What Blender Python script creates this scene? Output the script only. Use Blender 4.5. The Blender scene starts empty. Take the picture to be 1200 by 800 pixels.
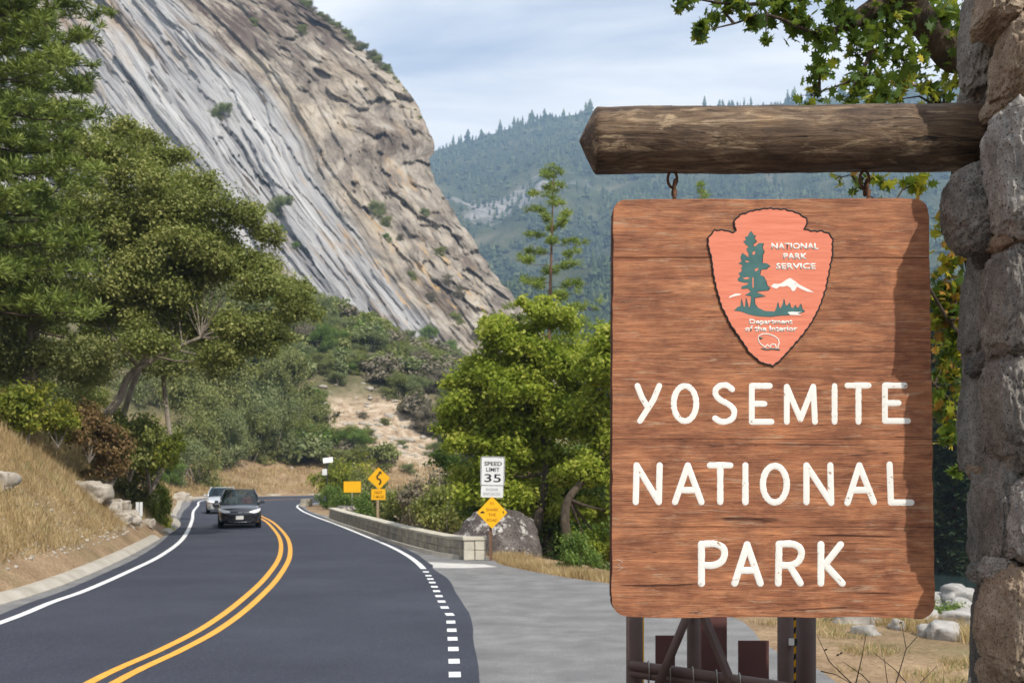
import bpy, math, random
import numpy as np
from mathutils import Vector, Matrix, Quaternion
sc = bpy.context.scene
col = sc.collection
R = math.radians

# ------------------------------------------------------------------ camera, world, sun
F = 1333.0; HY = 557.0; CH = 2.2          # focal length and horizon of the 1200x800 picture, eye height
cam = bpy.data.cameras.new('camera'); camo = bpy.data.objects.new('camera', cam); col.objects.link(camo)
camo.location = (0, 0, CH); camo.rotation_euler = (R(90), 0, 0)
cam.sensor_width = 36; cam.lens = F/1200*36; cam.shift_y = (HY-400)/1200
cam.clip_start = .05; cam.clip_end = 20000
cam.dof.use_dof = True; cam.dof.focus_distance = 4.1; cam.dof.aperture_fstop = 9.0
sc.camera = camo
SUN_EL, SUN_AZ = 46, 147                   # azimuth clockwise from +Y: behind the camera and to the right
w = bpy.data.worlds.new('World'); sc.world = w; w.use_nodes = True
nt = w.node_tree; nt.nodes.clear()
def wn(t, **k):
    n = nt.nodes.new(t)
    for a, b in k.items(): setattr(n, a, b)
    return n
sky = wn('ShaderNodeTexSky', sky_type='NISHITA', sun_disc=False)
sky.sun_elevation = R(SUN_EL); sky.sun_rotation = R(SUN_AZ); sky.air_density = 1.0; sky.dust_density = 1.6; sky.ozone_density = 1.5
bg = wn('ShaderNodeBackground'); bg.inputs[1].default_value = .15
out = wn('ShaderNodeOutputWorld')
tc = wn('ShaderNodeTexCoord'); mp = wn('ShaderNodeMapping'); mp.inputs['Scale'].default_value = (1.1, 1.6, 7.5); mp.inputs['Rotation'].default_value = (0, R(7), 0)
nz = wn('ShaderNodeTexNoise'); nz.inputs['Scale'].default_value = 1.9; nz.inputs['Detail'].default_value = 7; nz.inputs['Roughness'].default_value = .52; nz.inputs['Distortion'].default_value = .5
rp = wn('ShaderNodeValToRGB'); rp.color_ramp.elements[0].position = .33; rp.color_ramp.elements[1].position = .58
rp.color_ramp.elements[0].color = (.30, .30, .30, 1); rp.color_ramp.elements[1].color = (1, 1, 1, 1)
mx = wn('ShaderNodeMix', data_type='RGBA'); mx.inputs[7].default_value = (6.6, 6.75, 6.95, 1)
l = nt.links.new
l(tc.outputs['Generated'], mp.inputs['Vector']); l(mp.outputs[0], nz.inputs['Vector']); l(nz.outputs[0], rp.inputs[0]); l(rp.outputs[0], mx.inputs[0])
l(sky.outputs[0], mx.inputs[6]); l(mx.outputs[2], bg.inputs[0]); l(bg.outputs[0], out.inputs[0])
sun = bpy.data.lights.new('sun', 'SUN'); suno = bpy.data.objects.new('sun', sun); col.objects.link(suno)
sun.energy = 4.2; sun.angle = R(.6); sun.color = (1, .93, .82)
sd = Vector((math.sin(R(SUN_AZ))*math.cos(R(SUN_EL)), math.cos(R(SUN_AZ))*math.cos(R(SUN_EL)), math.sin(R(SUN_EL))))
suno.rotation_euler = sd.to_track_quat('Z', 'Y').to_euler(); suno.location = (20, -30, 60)
sc.view_settings.view_transform = 'Standard'; sc.view_settings.look = 'None'; sc.view_settings.gamma = 1; sc.view_settings.exposure = .27
sc.cycles.volume_bounces = 0; sc.cycles.max_bounces = 6; sc.cycles.transparent_max_bounces = 12

rng = np.random.default_rng(7)
def P(px, py, D): return ((px-600)/F*D, D, CH-(py-HY)/F*D)      # picture reading + distance -> place in metres
def G(px, py): D = CH*F/(py-HY); return ((px-600)/F*D, D)        # the same for a point on the level road

# ------------------------------------------------------------------ helpers
ORI = {}
def tag(o, label=None, cat=None, group=None, kind=None):
    if label: o['label'] = label
    if cat: o['category'] = cat
    if group: o['group'] = group
    if kind: o['kind'] = kind
    return o
def thing(name, label, cat, loc, group=None):
    o = bpy.data.objects.new(name, None); col.objects.link(o); o.location = loc; o.empty_display_size = .2
    ORI[o] = Vector(loc); return tag(o, label, cat, group)
def mesh_np(name, V, Fc, mat, smooth=False, uv=None):
    me = bpy.data.meshes.new(name)
    V = np.asarray(V, dtype=np.float32); Fc = np.asarray(Fc, dtype=np.int32); k = Fc.shape[1]; n = len(Fc)
    me.vertices.add(len(V)); me.vertices.foreach_set('co', V.ravel())
    me.loops.add(n*k); me.loops.foreach_set('vertex_index', Fc.ravel())
    me.polygons.add(n); me.polygons.foreach_set('loop_start', np.arange(0, n*k, k, dtype=np.int32))
    try: me.polygons.foreach_set('loop_total', np.full(n, k, dtype=np.int32))
    except Exception: pass
    if uv is not None:
        ul = me.uv_layers.new(name='UVMap'); ul.data.foreach_set('uv', np.asarray(uv, dtype=np.float32)[Fc.ravel()].ravel())
    me.update(calc_edges=True); me.validate()
    if smooth: me.polygons.foreach_set('use_smooth', np.ones(len(me.polygons), dtype=bool))
    if mat: me.materials.append(mat)
    return me
def link(name, me, parent=None, loc=None):
    o = bpy.data.objects.new(name, me); col.objects.link(o)
    if parent is not None: o.parent = parent; ORI[o] = ORI.get(parent, Vector((0, 0, 0)))
    if loc is not None: o.location = loc
    return o
class MB:
    def __init__(s): s.v = []; s.f = []; s.sm = []
    def add(s, vs, fs, smooth=False):
        n = len(s.v); s.v += [tuple(a) for a in vs]; s.f += [[i+n for i in f] for f in fs]; s.sm += [smooth]*len(fs); return s
    def box(s, c, d, rot=0, taper=1, m=None):
        x, y, z = d[0]/2, d[1]/2, d[2]/2; cr, sr = math.cos(rot), math.sin(rot); vs = []
        for k in range(8):
            sx, sy, sz = (1 if k & 1 else -1), (1 if k & 2 else -1), (1 if k & 4 else -1)
            t = taper if sz > 0 else 1
            a, b, e = sx*x*t, sy*y*t, sz*z
            p = Vector((a, b, e))
            if m is not None: p = m @ p; vs.append((c[0]+p.x, c[1]+p.y, c[2]+p.z))
            else: vs.append((c[0]+a*cr-b*sr, c[1]+a*sr+b*cr, c[2]+e))
        return s.add(vs, [(0,2,3,1),(4,5,7,6),(0,1,5,4),(2,6,7,3),(0,4,6,2),(1,3,7,5)])
    def tube(s, pts, rad, n=8, caps=True, round_ends=False, squash=None):
        P_ = [Vector(p) for p in pts]
        r = list(rad) if hasattr(rad, '__len__') else [rad]*len(P_)
        if round_ends:
            a = (P_[0]-P_[1]).normalized(); b = (P_[-1]-P_[-2]).normalized(); p0, p1, r0, r1 = P_[0], P_[-1], r[0], r[-1]
            A = [(p0+a*r0*math.sin(t), r0*math.cos(t)) for t in (1.5, 1.15, .75, .35)]
            B = [(p1+b*r1*math.sin(t), r1*math.cos(t)) for t in (.35, .75, 1.15, 1.5)]
            P_ = [q[0] for q in A]+P_+[q[0] for q in B]; r = [q[1] for q in A]+r+[q[1] for q in B]
        t0 = (P_[1]-P_[0]).normalized(); u = t0.orthogonal().normalized(); vs = []; N = len(P_)
        if squash: u = Vector((0, 1, 0)) if abs(t0.y) < .9 else u
        for i in range(N):
            t = (P_[min(i+1, N-1)]-P_[max(i-1, 0)])
            t = t.normalized() if t.length > 1e-9 else t0
            if i: u = (u-t*u.dot(t)); u = u.normalized() if u.length > 1e-6 else t.orthogonal().normalized()
            v = t.cross(u)
            for k in range(n):
                a = 2*math.pi*k/n; d = u*math.cos(a)+v*math.sin(a)
                q = P_[i]+d*r[i]
                if squash: q = Vector((q.x, P_[i].y+(q.y-P_[i].y)*squash, q.z))
                vs.append(q)
        fs = [(i*n+k, i*n+(k+1) % n, (i+1)*n+(k+1) % n, (i+1)*n+k) for i in range(N-1) for k in range(n)]
        s.add(vs, fs, True)
        if caps: m = len(s.v)-N*n; s.f += [[m+k for k in range(n)][::-1], [m+(N-1)*n+k for k in range(n)]]; s.sm += [False]*2
        return s
    def prism(s, poly, y0, y1):           # polygon in x,z pushed from y0 to y1
        n = len(poly); vs = [(p[0], y0, p[1]) for p in poly]+[(p[0], y1, p[1]) for p in poly]
        return s.add(vs, [tuple(range(n)), tuple(range(2*n-1, n-1, -1))]+[(i, i+n, (i+1) % n+n, (i+1) % n) for i in range(n)])
    def me(s, name, mat, off=(0, 0, 0), recalc=True):
        m = bpy.data.meshes.new(name); m.from_pydata([(a-off[0], b-off[1], c-off[2]) for a, b, c in s.v], [], s.f)
        m.polygons.foreach_set('use_smooth', s.sm)
        if recalc:
            import bmesh
            bm = bmesh.new(); bm.from_mesh(m); bmesh.ops.recalc_face_normals(bm, faces=bm.faces); bm.to_mesh(m); bm.free()
        for mm in (mat if isinstance(mat, (list, tuple)) else [mat]): m.materials.append(mm)
        return m
    def build(s, name, mat, parent=None, label=None, loc=None, bevel=0):
        off = ORI.get(parent, Vector((0, 0, 0))) if parent is not None else (loc or (0, 0, 0))
        o = link(name, s.me(name, mat, off), parent)
        if parent is None: o.location = off; ORI[o] = Vector(off)
        if bevel:
            b = o.modifiers.new('bevel', 'BEVEL'); b.width = bevel; b.segments = 3; b.limit_method = 'ANGLE'
        if label: o['label'] = label
        return o
def hash_noise(p, seed=0):               # smooth value noise, p (N,3)
    p = np.asarray(p, dtype=np.float64); i = np.floor(p).astype(np.int64); f = p-i; f = f*f*f*(f*(f*6-15)+10)
    def h(a, b, c):
        n = (a*374761393+b*668265263+c*2147483647+seed*1274126177) & 0xffffffff
        n = ((n ^ (n >> 13))*1274126177) & 0xffffffff; n = ((n ^ (n >> 16))*2246822519) & 0xffffffff
        return ((n ^ (n >> 15)) & 0xffffff)/float(0xffffff)
    r = 0
    for dx in (0, 1):
        for dy in (0, 1):
            for dz in (0, 1):
                wgt = (f[:, 0] if dx else 1-f[:, 0])*(f[:, 1] if dy else 1-f[:, 1])*(f[:, 2] if dz else 1-f[:, 2])
                r = r+wgt*h(i[:, 0]+dx, i[:, 1]+dy, i[:, 2]+dz)
    return r*2-1
def fbm(p, oct=4, seed=0, gain=.5):
    p = np.asarray(p, dtype=np.float64); a = 1; s = 0; t = 0
    for k in range(oct): s = s+a*hash_noise(p*2**k+k*17.3, seed+k); t += a; a *= gain
    return s/t
def sstep(a, b, x): t = np.clip((x-a)/(b-a), 0, 1); return t*t*(3-2*t)
def catmull(pts, per=8):
    P_ = [np.array(p, float) for p in pts]; P_ = [2*P_[0]-P_[1]]+P_+[2*P_[-1]-P_[-2]]; o = []
    for i in range(1, len(P_)-2):
        for k in range(per):
            t = k/per; a, b, c, d = P_[i-1:i+3]
            o.append(.5*((2*b)+(c-a)*t+(2*a-5*b+4*c-d)*t*t+(3*b-a-3*c+d)*t**3))
    o.append(P_[-2]); return np.array(o)

# ------------------------------------------------------------------ materials
def nodes(name):
    m = bpy.data.materials.new(name); m.use_nodes = True; t = m.node_tree; b = t.nodes['Principled BSDF']; return m, t, b
def ramp(t, stops):
    r = t.nodes.new('ShaderNodeValToRGB'); e = r.color_ramp.elements
    while len(e) < len(stops): e.new(.5)
    for k, (p, c) in enumerate(stops): e[k].position = p; e[k].color = (*c, 1) if len(c) == 3 else c
    return r
def noise(t, vec, scale, detail=6, rough=.6, dist=0, stretch=None, kind='noise'):
    if stretch is not None:
        mp = t.nodes.new('ShaderNodeMapping'); mp.inputs['Scale'].default_value = stretch; t.links.new(vec, mp.inputs['Vector']); vec = mp.outputs[0]
    if kind == 'voronoi':
        n = t.nodes.new('ShaderNodeTexVoronoi'); n.feature = 'DISTANCE_TO_EDGE'; n.inputs['Scale'].default_value = scale; t.links.new(vec, n.inputs['Vector']); return n.outputs['Distance']
    n = t.nodes.new('ShaderNodeTexNoise'); n.inputs['Scale'].default_value = scale; n.inputs['Detail'].default_value = detail
    n.inputs['Roughness'].default_value = rough; n.inputs['Distortion'].default_value = dist; t.links.new(vec, n.inputs['Vector']); return n.outputs[0]
def mixc(t, fac, a, b, mode='MIX'):
    m = t.nodes.new('ShaderNodeMix'); m.data_type = 'RGBA'; m.blend_type = mode
    for s, v in ((m.inputs[0], fac), (m.inputs[6], a), (m.inputs[7], b)):
        if isinstance(v, (int, float)): s.default_value = v
        elif isinstance(v, tuple): s.default_value = (*v, 1)
        else: t.links.new(v, s)
    return m.outputs[2]
def bump(t, b, h, strength=.5, dist=.02, prev=None):
    n = t.nodes.new('ShaderNodeBump'); n.inputs['Strength'].default_value = strength; n.inputs['Distance'].default_value = dist
    t.links.new(h, n.inputs['Height'])
    if prev is not None: t.links.new(prev, n.inputs['Normal'])
    t.links.new(n.outputs[0], b.inputs['Normal']); return n.outputs[0]
def M(name, stops, scale=5, rough=.8, detail=6, stretch=None, bs=0, bscale=30, bd=.01, spec=.3, metal=0, speck=None, dist=0, coat=0, obj=False):
    m, t, b = nodes(name); b.inputs['Roughness'].default_value = rough; b.inputs['Metallic'].default_value = metal
    b.inputs['Specular IOR Level'].default_value = spec; b.inputs['Coat Weight'].default_value = coat
    if len(stops) == 1: b.inputs['Base Color'].default_value = (*stops[0][1], 1)
    if obj: g = t.nodes.new('ShaderNodeTexCoord').outputs['Object']
    else: g = t.nodes.new('ShaderNodeNewGeometry').outputs['Position']
    if len(stops) > 1:
        c = ramp(t, stops); t.links.new(noise(t, g, scale, detail, .6, dist, stretch), c.inputs[0]); c = c.outputs[0]
        if speck:
            s = ramp(t, [(speck[1], (1, 1, 1)), (speck[1]+.08, (0, 0, 0))]); t.links.new(noise(t, g, speck[0], 3, .6), s.inputs[0])
            c = mixc(t, s.outputs[0], c, speck[2])
        t.links.new(c, b.inputs['Base Color'])
    if bs: bump(t, b, noise(t, g, bscale, 5, .6, 0, stretch), bs, bd)
    return m
def foliage(name, c0, c1, c2, trans=.3, objrand=False, clump=.6, rough=.55):
    m, t, b = nodes(name); b.inputs['Roughness'].default_value = rough; b.inputs['Specular IOR Level'].default_value = .25
    g = t.nodes.new('ShaderNodeNewGeometry')
    if objrand: rnd = t.nodes.new('ShaderNodeObjectInfo').outputs['Random']
    else: rnd = g.outputs['Random Per Island']
    nn = noise(t, g.outputs['Position'], clump, 3, .6)
    a = t.nodes.new('ShaderNodeMath'); a.operation = 'MULTIPLY_ADD'; t.links.new(rnd, a.inputs[0]); a.inputs[1].default_value = .55
    d = t.nodes.new('ShaderNodeMath'); d.operation = 'MULTIPLY_ADD'; t.links.new(nn, d.inputs[0]); d.inputs[1].default_value = 1.3; d.inputs[2].default_value = -.42
    t.links.new(d.outputs[0], a.inputs[2])
    r = ramp(t, [(.05, c0), (.5, c1), (.95, c2)]); t.links.new(a.outputs[0], r.inputs[0])
    t.links.new(r.outputs[0], b.inputs['Base Color'])
    tr = t.nodes.new('ShaderNodeBsdfTranslucent'); t.links.new(mixc(t, .5, r.outputs[0], (.35, .45, .05), 'MIX'), tr.inputs[0])
    ms = t.nodes.new('ShaderNodeMixShader'); ms.inputs[0].default_value = trans
    t.links.new(b.outputs[0], ms.inputs[1]); t.links.new(tr.outputs[0], ms.inputs[2]); t.links.new(ms.outputs[0], t.nodes['Material Output'].inputs[0])
    return m

m_new = M('new asphalt', [(.3, (.018, .022, .038)), (.5, (.028, .033, .053)), (.7, (.041, .047, .070))], .35, .8, 12, bs=.6, bscale=70, bd=.01, spec=.35, speck=(95, .36, (.12, .125, .14)))  # blue of the sky's reflection is mixed into the asphalt colour
m_old = M('old asphalt', [(.25, (.14, .14, .145)), (.5, (.22, .218, .22)), (.75, (.31, .305, .30))], 1.4, .9, 12, bs=.8, bscale=60, bd=.012, speck=(70, .40, (.09, .09, .09)))
m_white = M('white road paint', [(.3, (.72, .73, .74)), (.7, (.82, .82, .82))], 9, .6, bs=.2, bscale=60)
m_yellow = M('yellow road paint', [(.3, (.74, .34, .045)), (.7, (.86, .43, .07))], 6, .6, bs=.2, bscale=60)
m_kerb = M('kerb concrete', [(.25, (.30, .27, .22)), (.75, (.50, .46, .40))], 1.6, .9, 8, bs=.4, bscale=25)
m_apron = M('pale concrete', [(.3, (.45, .44, .42)), (.7, (.62, .6, .57))], 2.5, .9, 8, bs=.3)
m_wall = [M('wall stone', [(.25, (.22, .19, .14)), (.5, (.42, .38, .30)), (.8, (.56, .52, .42))], 3.2, .92, 8, bs=.7, bscale=14, bd=.03),
          M('wall stone grey', [(.25, (.20, .18, .15)), (.55, (.36, .33, .28)), (.8, (.5, .47, .4))], 4.2, .92, 8, bs=.7, bscale=14, bd=.03),
          M('wall coping', [(.25, (.42, .39, .32)), (.75, (.62, .58, .48))], 2.4, .9, 8, bs=.5, bscale=14, bd=.02)]
m_mortar = M('mortar', [(.3, (.12, .10, .085)), (.7, (.22, .2, .17))], 12, .95, 6, bs=.6, bscale=60)

def ground_mat():
    m, t, b = nodes('earth and dry grass'); b.inputs['Roughness'].default_value = .95; b.inputs['Specular IOR Level'].default_value = .1
    g = t.nodes.new('ShaderNodeNewGeometry'); p = g.outputs['Position']
    a = ramp(t, [(.2, (.17, .115, .075)), (.45, (.33, .24, .155)), (.65, (.46, .35, .23)), (.85, (.52, .42, .28))]); t.links.new(noise(t, p, .55, 9, .65), a.inputs[0])
    f = ramp(t, [(.3, (.55, .5, .45)), (.7, (1.15, 1.1, 1.05))]); t.links.new(noise(t, p, 14, 6, .7), f.inputs[0])
    c = mixc(t, 1, a.outputs[0], f.outputs[0], 'MULTIPLY')
    gr = ramp(t, [(.5, (0, 0, 0)), (.66, (1, 1, 1))]); t.links.new(noise(t, p, .22, 5, .6), gr.inputs[0])
    mm = t.nodes.new('ShaderNodeMath'); mm.operation = 'MULTIPLY'; t.links.new(gr.outputs[0], mm.inputs[0]); mm.inputs[1].default_value = .45
    c = mixc(t, mm.outputs[0], c, (.10, .12, .045))
    sp_ = t.nodes.new('ShaderNodeSeparateXYZ'); t.links.new(p, sp_.inputs[0]); hr = ramp(t, [(.12, (0, 0, 0)), (.2, (1, 1, 1))]); md = t.nodes.new('ShaderNodeMath'); md.operation = 'MULTIPLY'; md.inputs[1].default_value = .02; t.links.new(sp_.outputs[2], md.inputs[0]); t.links.new(md.outputs[0], hr.inputs[0])
    br_ = ramp(t, [(.3, (.07, .075, .035)), (.55, (.15, .135, .075)), (.75, (.27, .21, .13))]); t.links.new(noise(t, p, .25, 8, .7), br_.inputs[0]); c = mixc(t, hr.outputs[0], c, br_.outputs[0])
    vm_ = t.nodes.new('ShaderNodeVectorMath'); vm_.operation = 'DISTANCE'; t.links.new(p, vm_.inputs[0]); vm_.inputs[1].default_value = (-16, 153, 7.8)
    na = t.nodes.new('ShaderNodeMath'); na.operation = 'MULTIPLY_ADD'; t.links.new(noise(t, p, .12, 6, .7), na.inputs[0]); na.inputs[1].default_value = 16; t.links.new(vm_.outputs['Value'], na.inputs[2])
    nb = t.nodes.new('ShaderNodeMath'); nb.operation = 'MULTIPLY'; t.links.new(na.outputs[0], nb.inputs[0]); nb.inputs[1].default_value = 1/29
    sc_ = ramp(t, [(.62, (1, 1, 1)), (.78, (0, 0, 0))]); t.links.new(nb.outputs[0], sc_.inputs[0])
    er = ramp(t, [(.36, (.16, .11, .075)), (.46, (.36, .27, .185)), (.56, (.50, .41, .31)), (.66, (.60, .52, .41))]); t.links.new(noise(t, p, .55, 10, .8, .6, (1, 1, 1.6)), er.inputs[0]); c = mixc(t, sc_.outputs[0], c, er.outputs[0])
    t.links.new(c, b.inputs['Base Color']); n1 = bump(t, b, noise(t, p, 5, 8, .65), .7, .12); bump(t, b, noise(t, p, 60, 4, .6), .5, .012, n1)
    return m
m_ground = ground_mat()
def cliff_mat():
    m, t, b = nodes('granite cliff'); b.inputs['Roughness'].default_value = .9; b.inputs['Specular IOR Level'].default_value = .15
    uv = t.nodes.new('ShaderNodeUVMap').outputs[0]
    wv = t.nodes.new('ShaderNodeTexNoise'); wv.inputs['Scale'].default_value = 3.5; wv.inputs['Detail'].default_value = 4; t.links.new(uv, wv.inputs['Vector'])
    off = t.nodes.new('ShaderNodeVectorMath'); off.operation = 'MULTIPLY_ADD'; t.links.new(wv.outputs[1], off.inputs[0]); off.inputs[1].default_value = (.05, .05, 0); t.links.new(uv, off.inputs[2]); u = off.outputs[0]
    # slab: long streaks running down the dip
    s1 = ramp(t, [(.30, (.11, .11, .12)), (.39, (.22, .215, .22)), (.47, (.33, .325, .325)), (.62, (.44, .435, .43))]); t.links.new(noise(t, u, 1, 9, .66, 0, (46, 3.6, 1)), s1.inputs[0])
    s2 = ramp(t, [(.54, (0, 0, 0)), (.66, (1, 1, 1))]); t.links.new(noise(t, u, 1, 7, .65, 0, (15, 5, 1)), s2.inputs[0])
    slab = mixc(t, s2.outputs[0], s1.outputs[0], (.31, .235, .165))
    s3 = ramp(t, [(.585, (0, 0, 0)), (.63, (1, 1, 1))]); t.links.new(noise(t, u, 1, 6, .7, .3, (60, 9, 3)), s3.inputs[0])
    slab = mixc(t, s3.outputs[0], slab, (.085, .07, .06))
    s4 = ramp(t, [(.36, (.35, .36, .40)), (.5, (1, 1, 1)), (.7, (1.15, 1.14, 1.12))]); t.links.new(noise(t, u, 1, 8, .75, 0, (130, 7, 1)), s4.inputs[0]); slab = mixc(t, .85, slab, s4.outputs[0], 'MULTIPLY')
    # upper right: broken, brown and blocky
    k1 = ramp(t, [(.3, (.10, .085, .075)), (.43, (.22, .19, .16)), (.56, (.36, .315, .26)), (.72, (.47, .44, .40))]); t.links.new(noise(t, u, 1, 9, .68, .4, (30, 24, 1)), k1.inputs[0])
    k2 = ramp(t, [(.0, (.25, .22, .2)), (.05, (1, 1, 1))]); t.links.new(noise(t, u, 1, 0, 0, 0, (70, 22, 1), 'voronoi'), k2.inputs[0])
    blk = mixc(t, .35, k1.outputs[0], k2.outputs[0], 'MULTIPLY')
    k3 = ramp(t, [(.38, (.42, .37, .34)), (.5, (1, 1, 1)), (.64, (1.12, 1.06, .95))]); t.links.new(noise(t, u, 1, 7, .7, .5, (11, 8, 1)), k3.inputs[0]); blk = mixc(t, .9, blk, k3.outputs[0], 'MULTIPLY')
    sx = t.nodes.new('ShaderNodeSeparateXYZ'); t.links.new(u, sx.inputs[0])
    # divide running down beside the slab, u against v, ragged
    q = t.nodes.new('ShaderNodeMath'); q.operation = 'MULTIPLY_ADD'; t.links.new(sx.outputs[1], q.inputs[0]); q.inputs[1].default_value = -.035; t.links.new(sx.outputs[0], q.inputs[2])
    q2 = t.nodes.new('ShaderNodeMath'); q2.operation = 'MULTIPLY_ADD'; t.links.new(noise(t, uv, 1, 6, .7, 0, (22, 9, 1)), q2.inputs[0]); q2.inputs[1].default_value = .09; t.links.new(q.outputs[0], q2.inputs[2])
    dv = ramp(t, [(.835, (0, 0, 0)), (.865, (1, 1, 1))]); t.links.new(q2.outputs[0], dv.inputs[0])
    c = mixc(t, dv.outputs[0], slab, blk)
    # dry grass on ledges, low on the right
    gl = ramp(t, [(.56, (0, 0, 0)), (.62, (1, 1, 1))]); t.links.new(noise(t, u, 1, 6, .7, 0, (30, 10, 1)), gl.inputs[0])
    gv = ramp(t, [(.45, (0, 0, 0)), (.7, (.85, .85, .85))]); t.links.new(sx.outputs[1], gv.inputs[0])
    gu = ramp(t, [(.78, (0, 0, 0)), (.84, (1, 1, 1))]); t.links.new(q2.outputs[0], gu.inputs[0])
    f = mixc(t, 1, gl.outputs[0], gv.outputs[0], 'MULTIPLY'); f = mixc(t, 1, f, gu.outputs[0], 'MULTIPLY')
    c = mixc(t, f, c, (.48, .31, .14))
    # brush on the crest
    br = ramp(t, [(.50, (0, 0, 0)), (.56, (1, 1, 1))]); t.links.new(noise(t, u, 1, 6, .7, 0, (36, 14, 1)), br.inputs[0])
    bv = ramp(t, [(.30, (1, 1, 1)), (.46, (0, 0, 0))]); t.links.new(sx.outputs[1], bv.inputs[0])
    f = mixc(t, 1, br.outputs[0], bv.outputs[0], 'MULTIPLY'); f = mixc(t, 1, f, dv.outputs[0], 'MULTIPLY')
    c = mixc(t, f, c, (.085, .06, .05))
    t.links.new(c, b.inputs['Base Color'])
    n1 = bump(t, b, noise(t, u, 1, 9, .7, 0, (55, 8, 1)), .8, 1.4); bump(t, b, noise(t, u, 1, 8, .7, 0, (90, 40, 1)), .5, .8, n1)
    return m
m_cliff = cliff_mat()
OUT = P(585, 262, 1700)
def mountain_mat():
    m, t, b = nodes('wooded mountain'); b.inputs['Roughness'].default_value = 1; b.inputs['Specular IOR Level'].default_value = 0
    g = t.nodes.new('ShaderNodeNewGeometry'); p = g.outputs['Position']
    a = ramp(t, [(.25, (.022, .033, .018)), (.45, (.05, .066, .032)), (.58, (.095, .105, .055)), (.74, (.21, .18, .125))]); t.links.new(noise(t, p, .012, 10, .68), a.inputs[0])
    vm = t.nodes.new('ShaderNodeVectorMath'); vm.operation = 'DISTANCE'; t.links.new(p, vm.inputs[0]); vm.inputs[1].default_value = OUT
    nn = t.nodes.new('ShaderNodeMath'); nn.operation = 'MULTIPLY_ADD'; t.links.new(noise(t, p, .02, 9, .7), nn.inputs[0]); nn.inputs[1].default_value = 520; t.links.new(vm.outputs['Value'], nn.inputs[2])
    nd = t.nodes.new('ShaderNodeMath'); nd.operation = 'MULTIPLY'; t.links.new(nn.outputs[0], nd.inputs[0]); nd.inputs[1].default_value = 1/500
    k = ramp(t, [(.62, (1, 1, 1)), (.74, (0, 0, 0))]); t.links.new(nd.outputs[0], k.inputs[0])
    rk = ramp(t, [(.3, (.16, .15, .14)), (.7, (.42, .40, .38))]); t.links.new(noise(t, p, .05, 9, .7), rk.inputs[0])
    t.links.new(mixc(t, k.outputs[0], a.outputs[0], rk.outputs[0]), b.inputs['Base Color'])
    bump(t, b, noise(t, p, .06, 8, .7), 1, 8)
    return m
m_mount = mountain_mat()
def wood(name, stops, axis_scale, bs, crack, cc, tint=None):
    m, t, b = nodes(name); b.inputs['Roughness'].default_value = .62; b.inputs['Specular IOR Level'].default_value = .3
    g = t.nodes.new('ShaderNodeNewGeometry'); p = g.outputs['Position']
    n1 = noise(t, p, 1, 9, .7, 1.2, axis_scale); r = ramp(t, stops); t.links.new(n1, r.inputs[0])
    f2 = noise(t, p, 1, 6, .7, .3, (axis_scale[0]*2.2, axis_scale[1]*5, axis_scale[2]*5)); r2 = ramp(t, [(.35, (.55, .5, .47)), (.6, (1.1, 1.08, 1.05))]); t.links.new(f2, r2.inputs[0])
    c = mixc(t, .8, r.outputs[0], r2.outputs[0], 'MULTIPLY')
    big = ramp(t, [(.28, (.62, .56, .58)), (.5, (1, 1, 1)), (.72, (1.35, 1.32, 1.2))]); t.links.new(noise(t, p, 4.2, 7, .68, .8, (1, 1, 2.2)), big.inputs[0]); c = mixc(t, 1, c, big.outputs[0], 'MULTIPLY')
    if tint:
        tr = ramp(t, [(.56, (0, 0, 0)), (.66, (1, 1, 1))]); t.links.new(noise(t, p, 1, 7, .75, .6, tint[0]), tr.inputs[0]); c = mixc(t, tr.outputs[0], c, tint[1])
    lc = ramp(t, [(.30, (.18, .14, .13)), (.335, (1, 1, 1))]); t.links.new(noise(t, p, 1, 4, .55, 1.0, (axis_scale[0]*.35, axis_scale[1]*.6, axis_scale[2]*.9)), lc.inputs[0]); c = mixc(t, .9, c, lc.outputs[0], 'MULTIPLY')
    sm = ramp(t, [(.36, (.55, .5, .5)), (.50, (1, 1, 1)), (.66, (1.3, 1.22, 1.1))]); t.links.new(noise(t, p, 9, 8, .75, 0, (1, 1, 1.4)), sm.inputs[0]); c = mixc(t, .55, c, sm.outputs[0], 'MULTIPLY')
    k = ramp(t, [(crack, (1, 1, 1)), (crack+.035, (0, 0, 0))]); kn = noise(t, p, 1, 5, .62, 1.6, (axis_scale[0]*1.2, axis_scale[1]*2.6, axis_scale[2]*2.6)); t.links.new(kn, k.inputs[0])
    c = mixc(t, k.outputs[0], c, cc); t.links.new(c, b.inputs['Base Color'])
    h = mixc(t, k.outputs[0], f2, (0, 0, 0)); n = bump(t, b, n1, bs, .006); bump(t, b, h, bs, .004, n)
    return m
m_board = wood('stained board', [(.25, (.18, .066, .035)), (.45, (.32, .13, .066)), (.62, (.45, .205, .105)), (.8, (.56, .32, .18))], (3.6, 20, 34), .6, .30, (.07, .03, .02), ((7, 40, 70), (.40, .25, .16)))
m_edge = wood('dark board edge', [(.25, (.07, .025, .016)), (.6, (.14, .05, .03)), (.8, (.2, .08, .045))], (3, 30, 22), .8, .3, (.03, .012, .01))
m_log = wood('weathered log', [(.26, (.026, .016, .011)), (.43, (.08, .051, .032)), (.57, (.155, .105, .066)), (.74, (.44, .35, .24))], (3.0, 13, 20), 1.0, .34, (.018, .012, .01), ((4, 12, 20), (.36, .27, .17)))
m_letter = M('white sign paint', [(.3, (.80, .79, .74)), (.7, (.86, .85, .81))], 12, .55, bs=.35, bscale=45, bd=.004, speck=(55, .27, (.35, .2, .13)))
m_salmon = M('salmon sign paint', [(.25, (.66, .19, .115)), (.75, (.80, .27, .17))], 7, .6, 8, stretch=(1, 5, 9), bs=.4, bscale=5, bd=.006)
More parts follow.
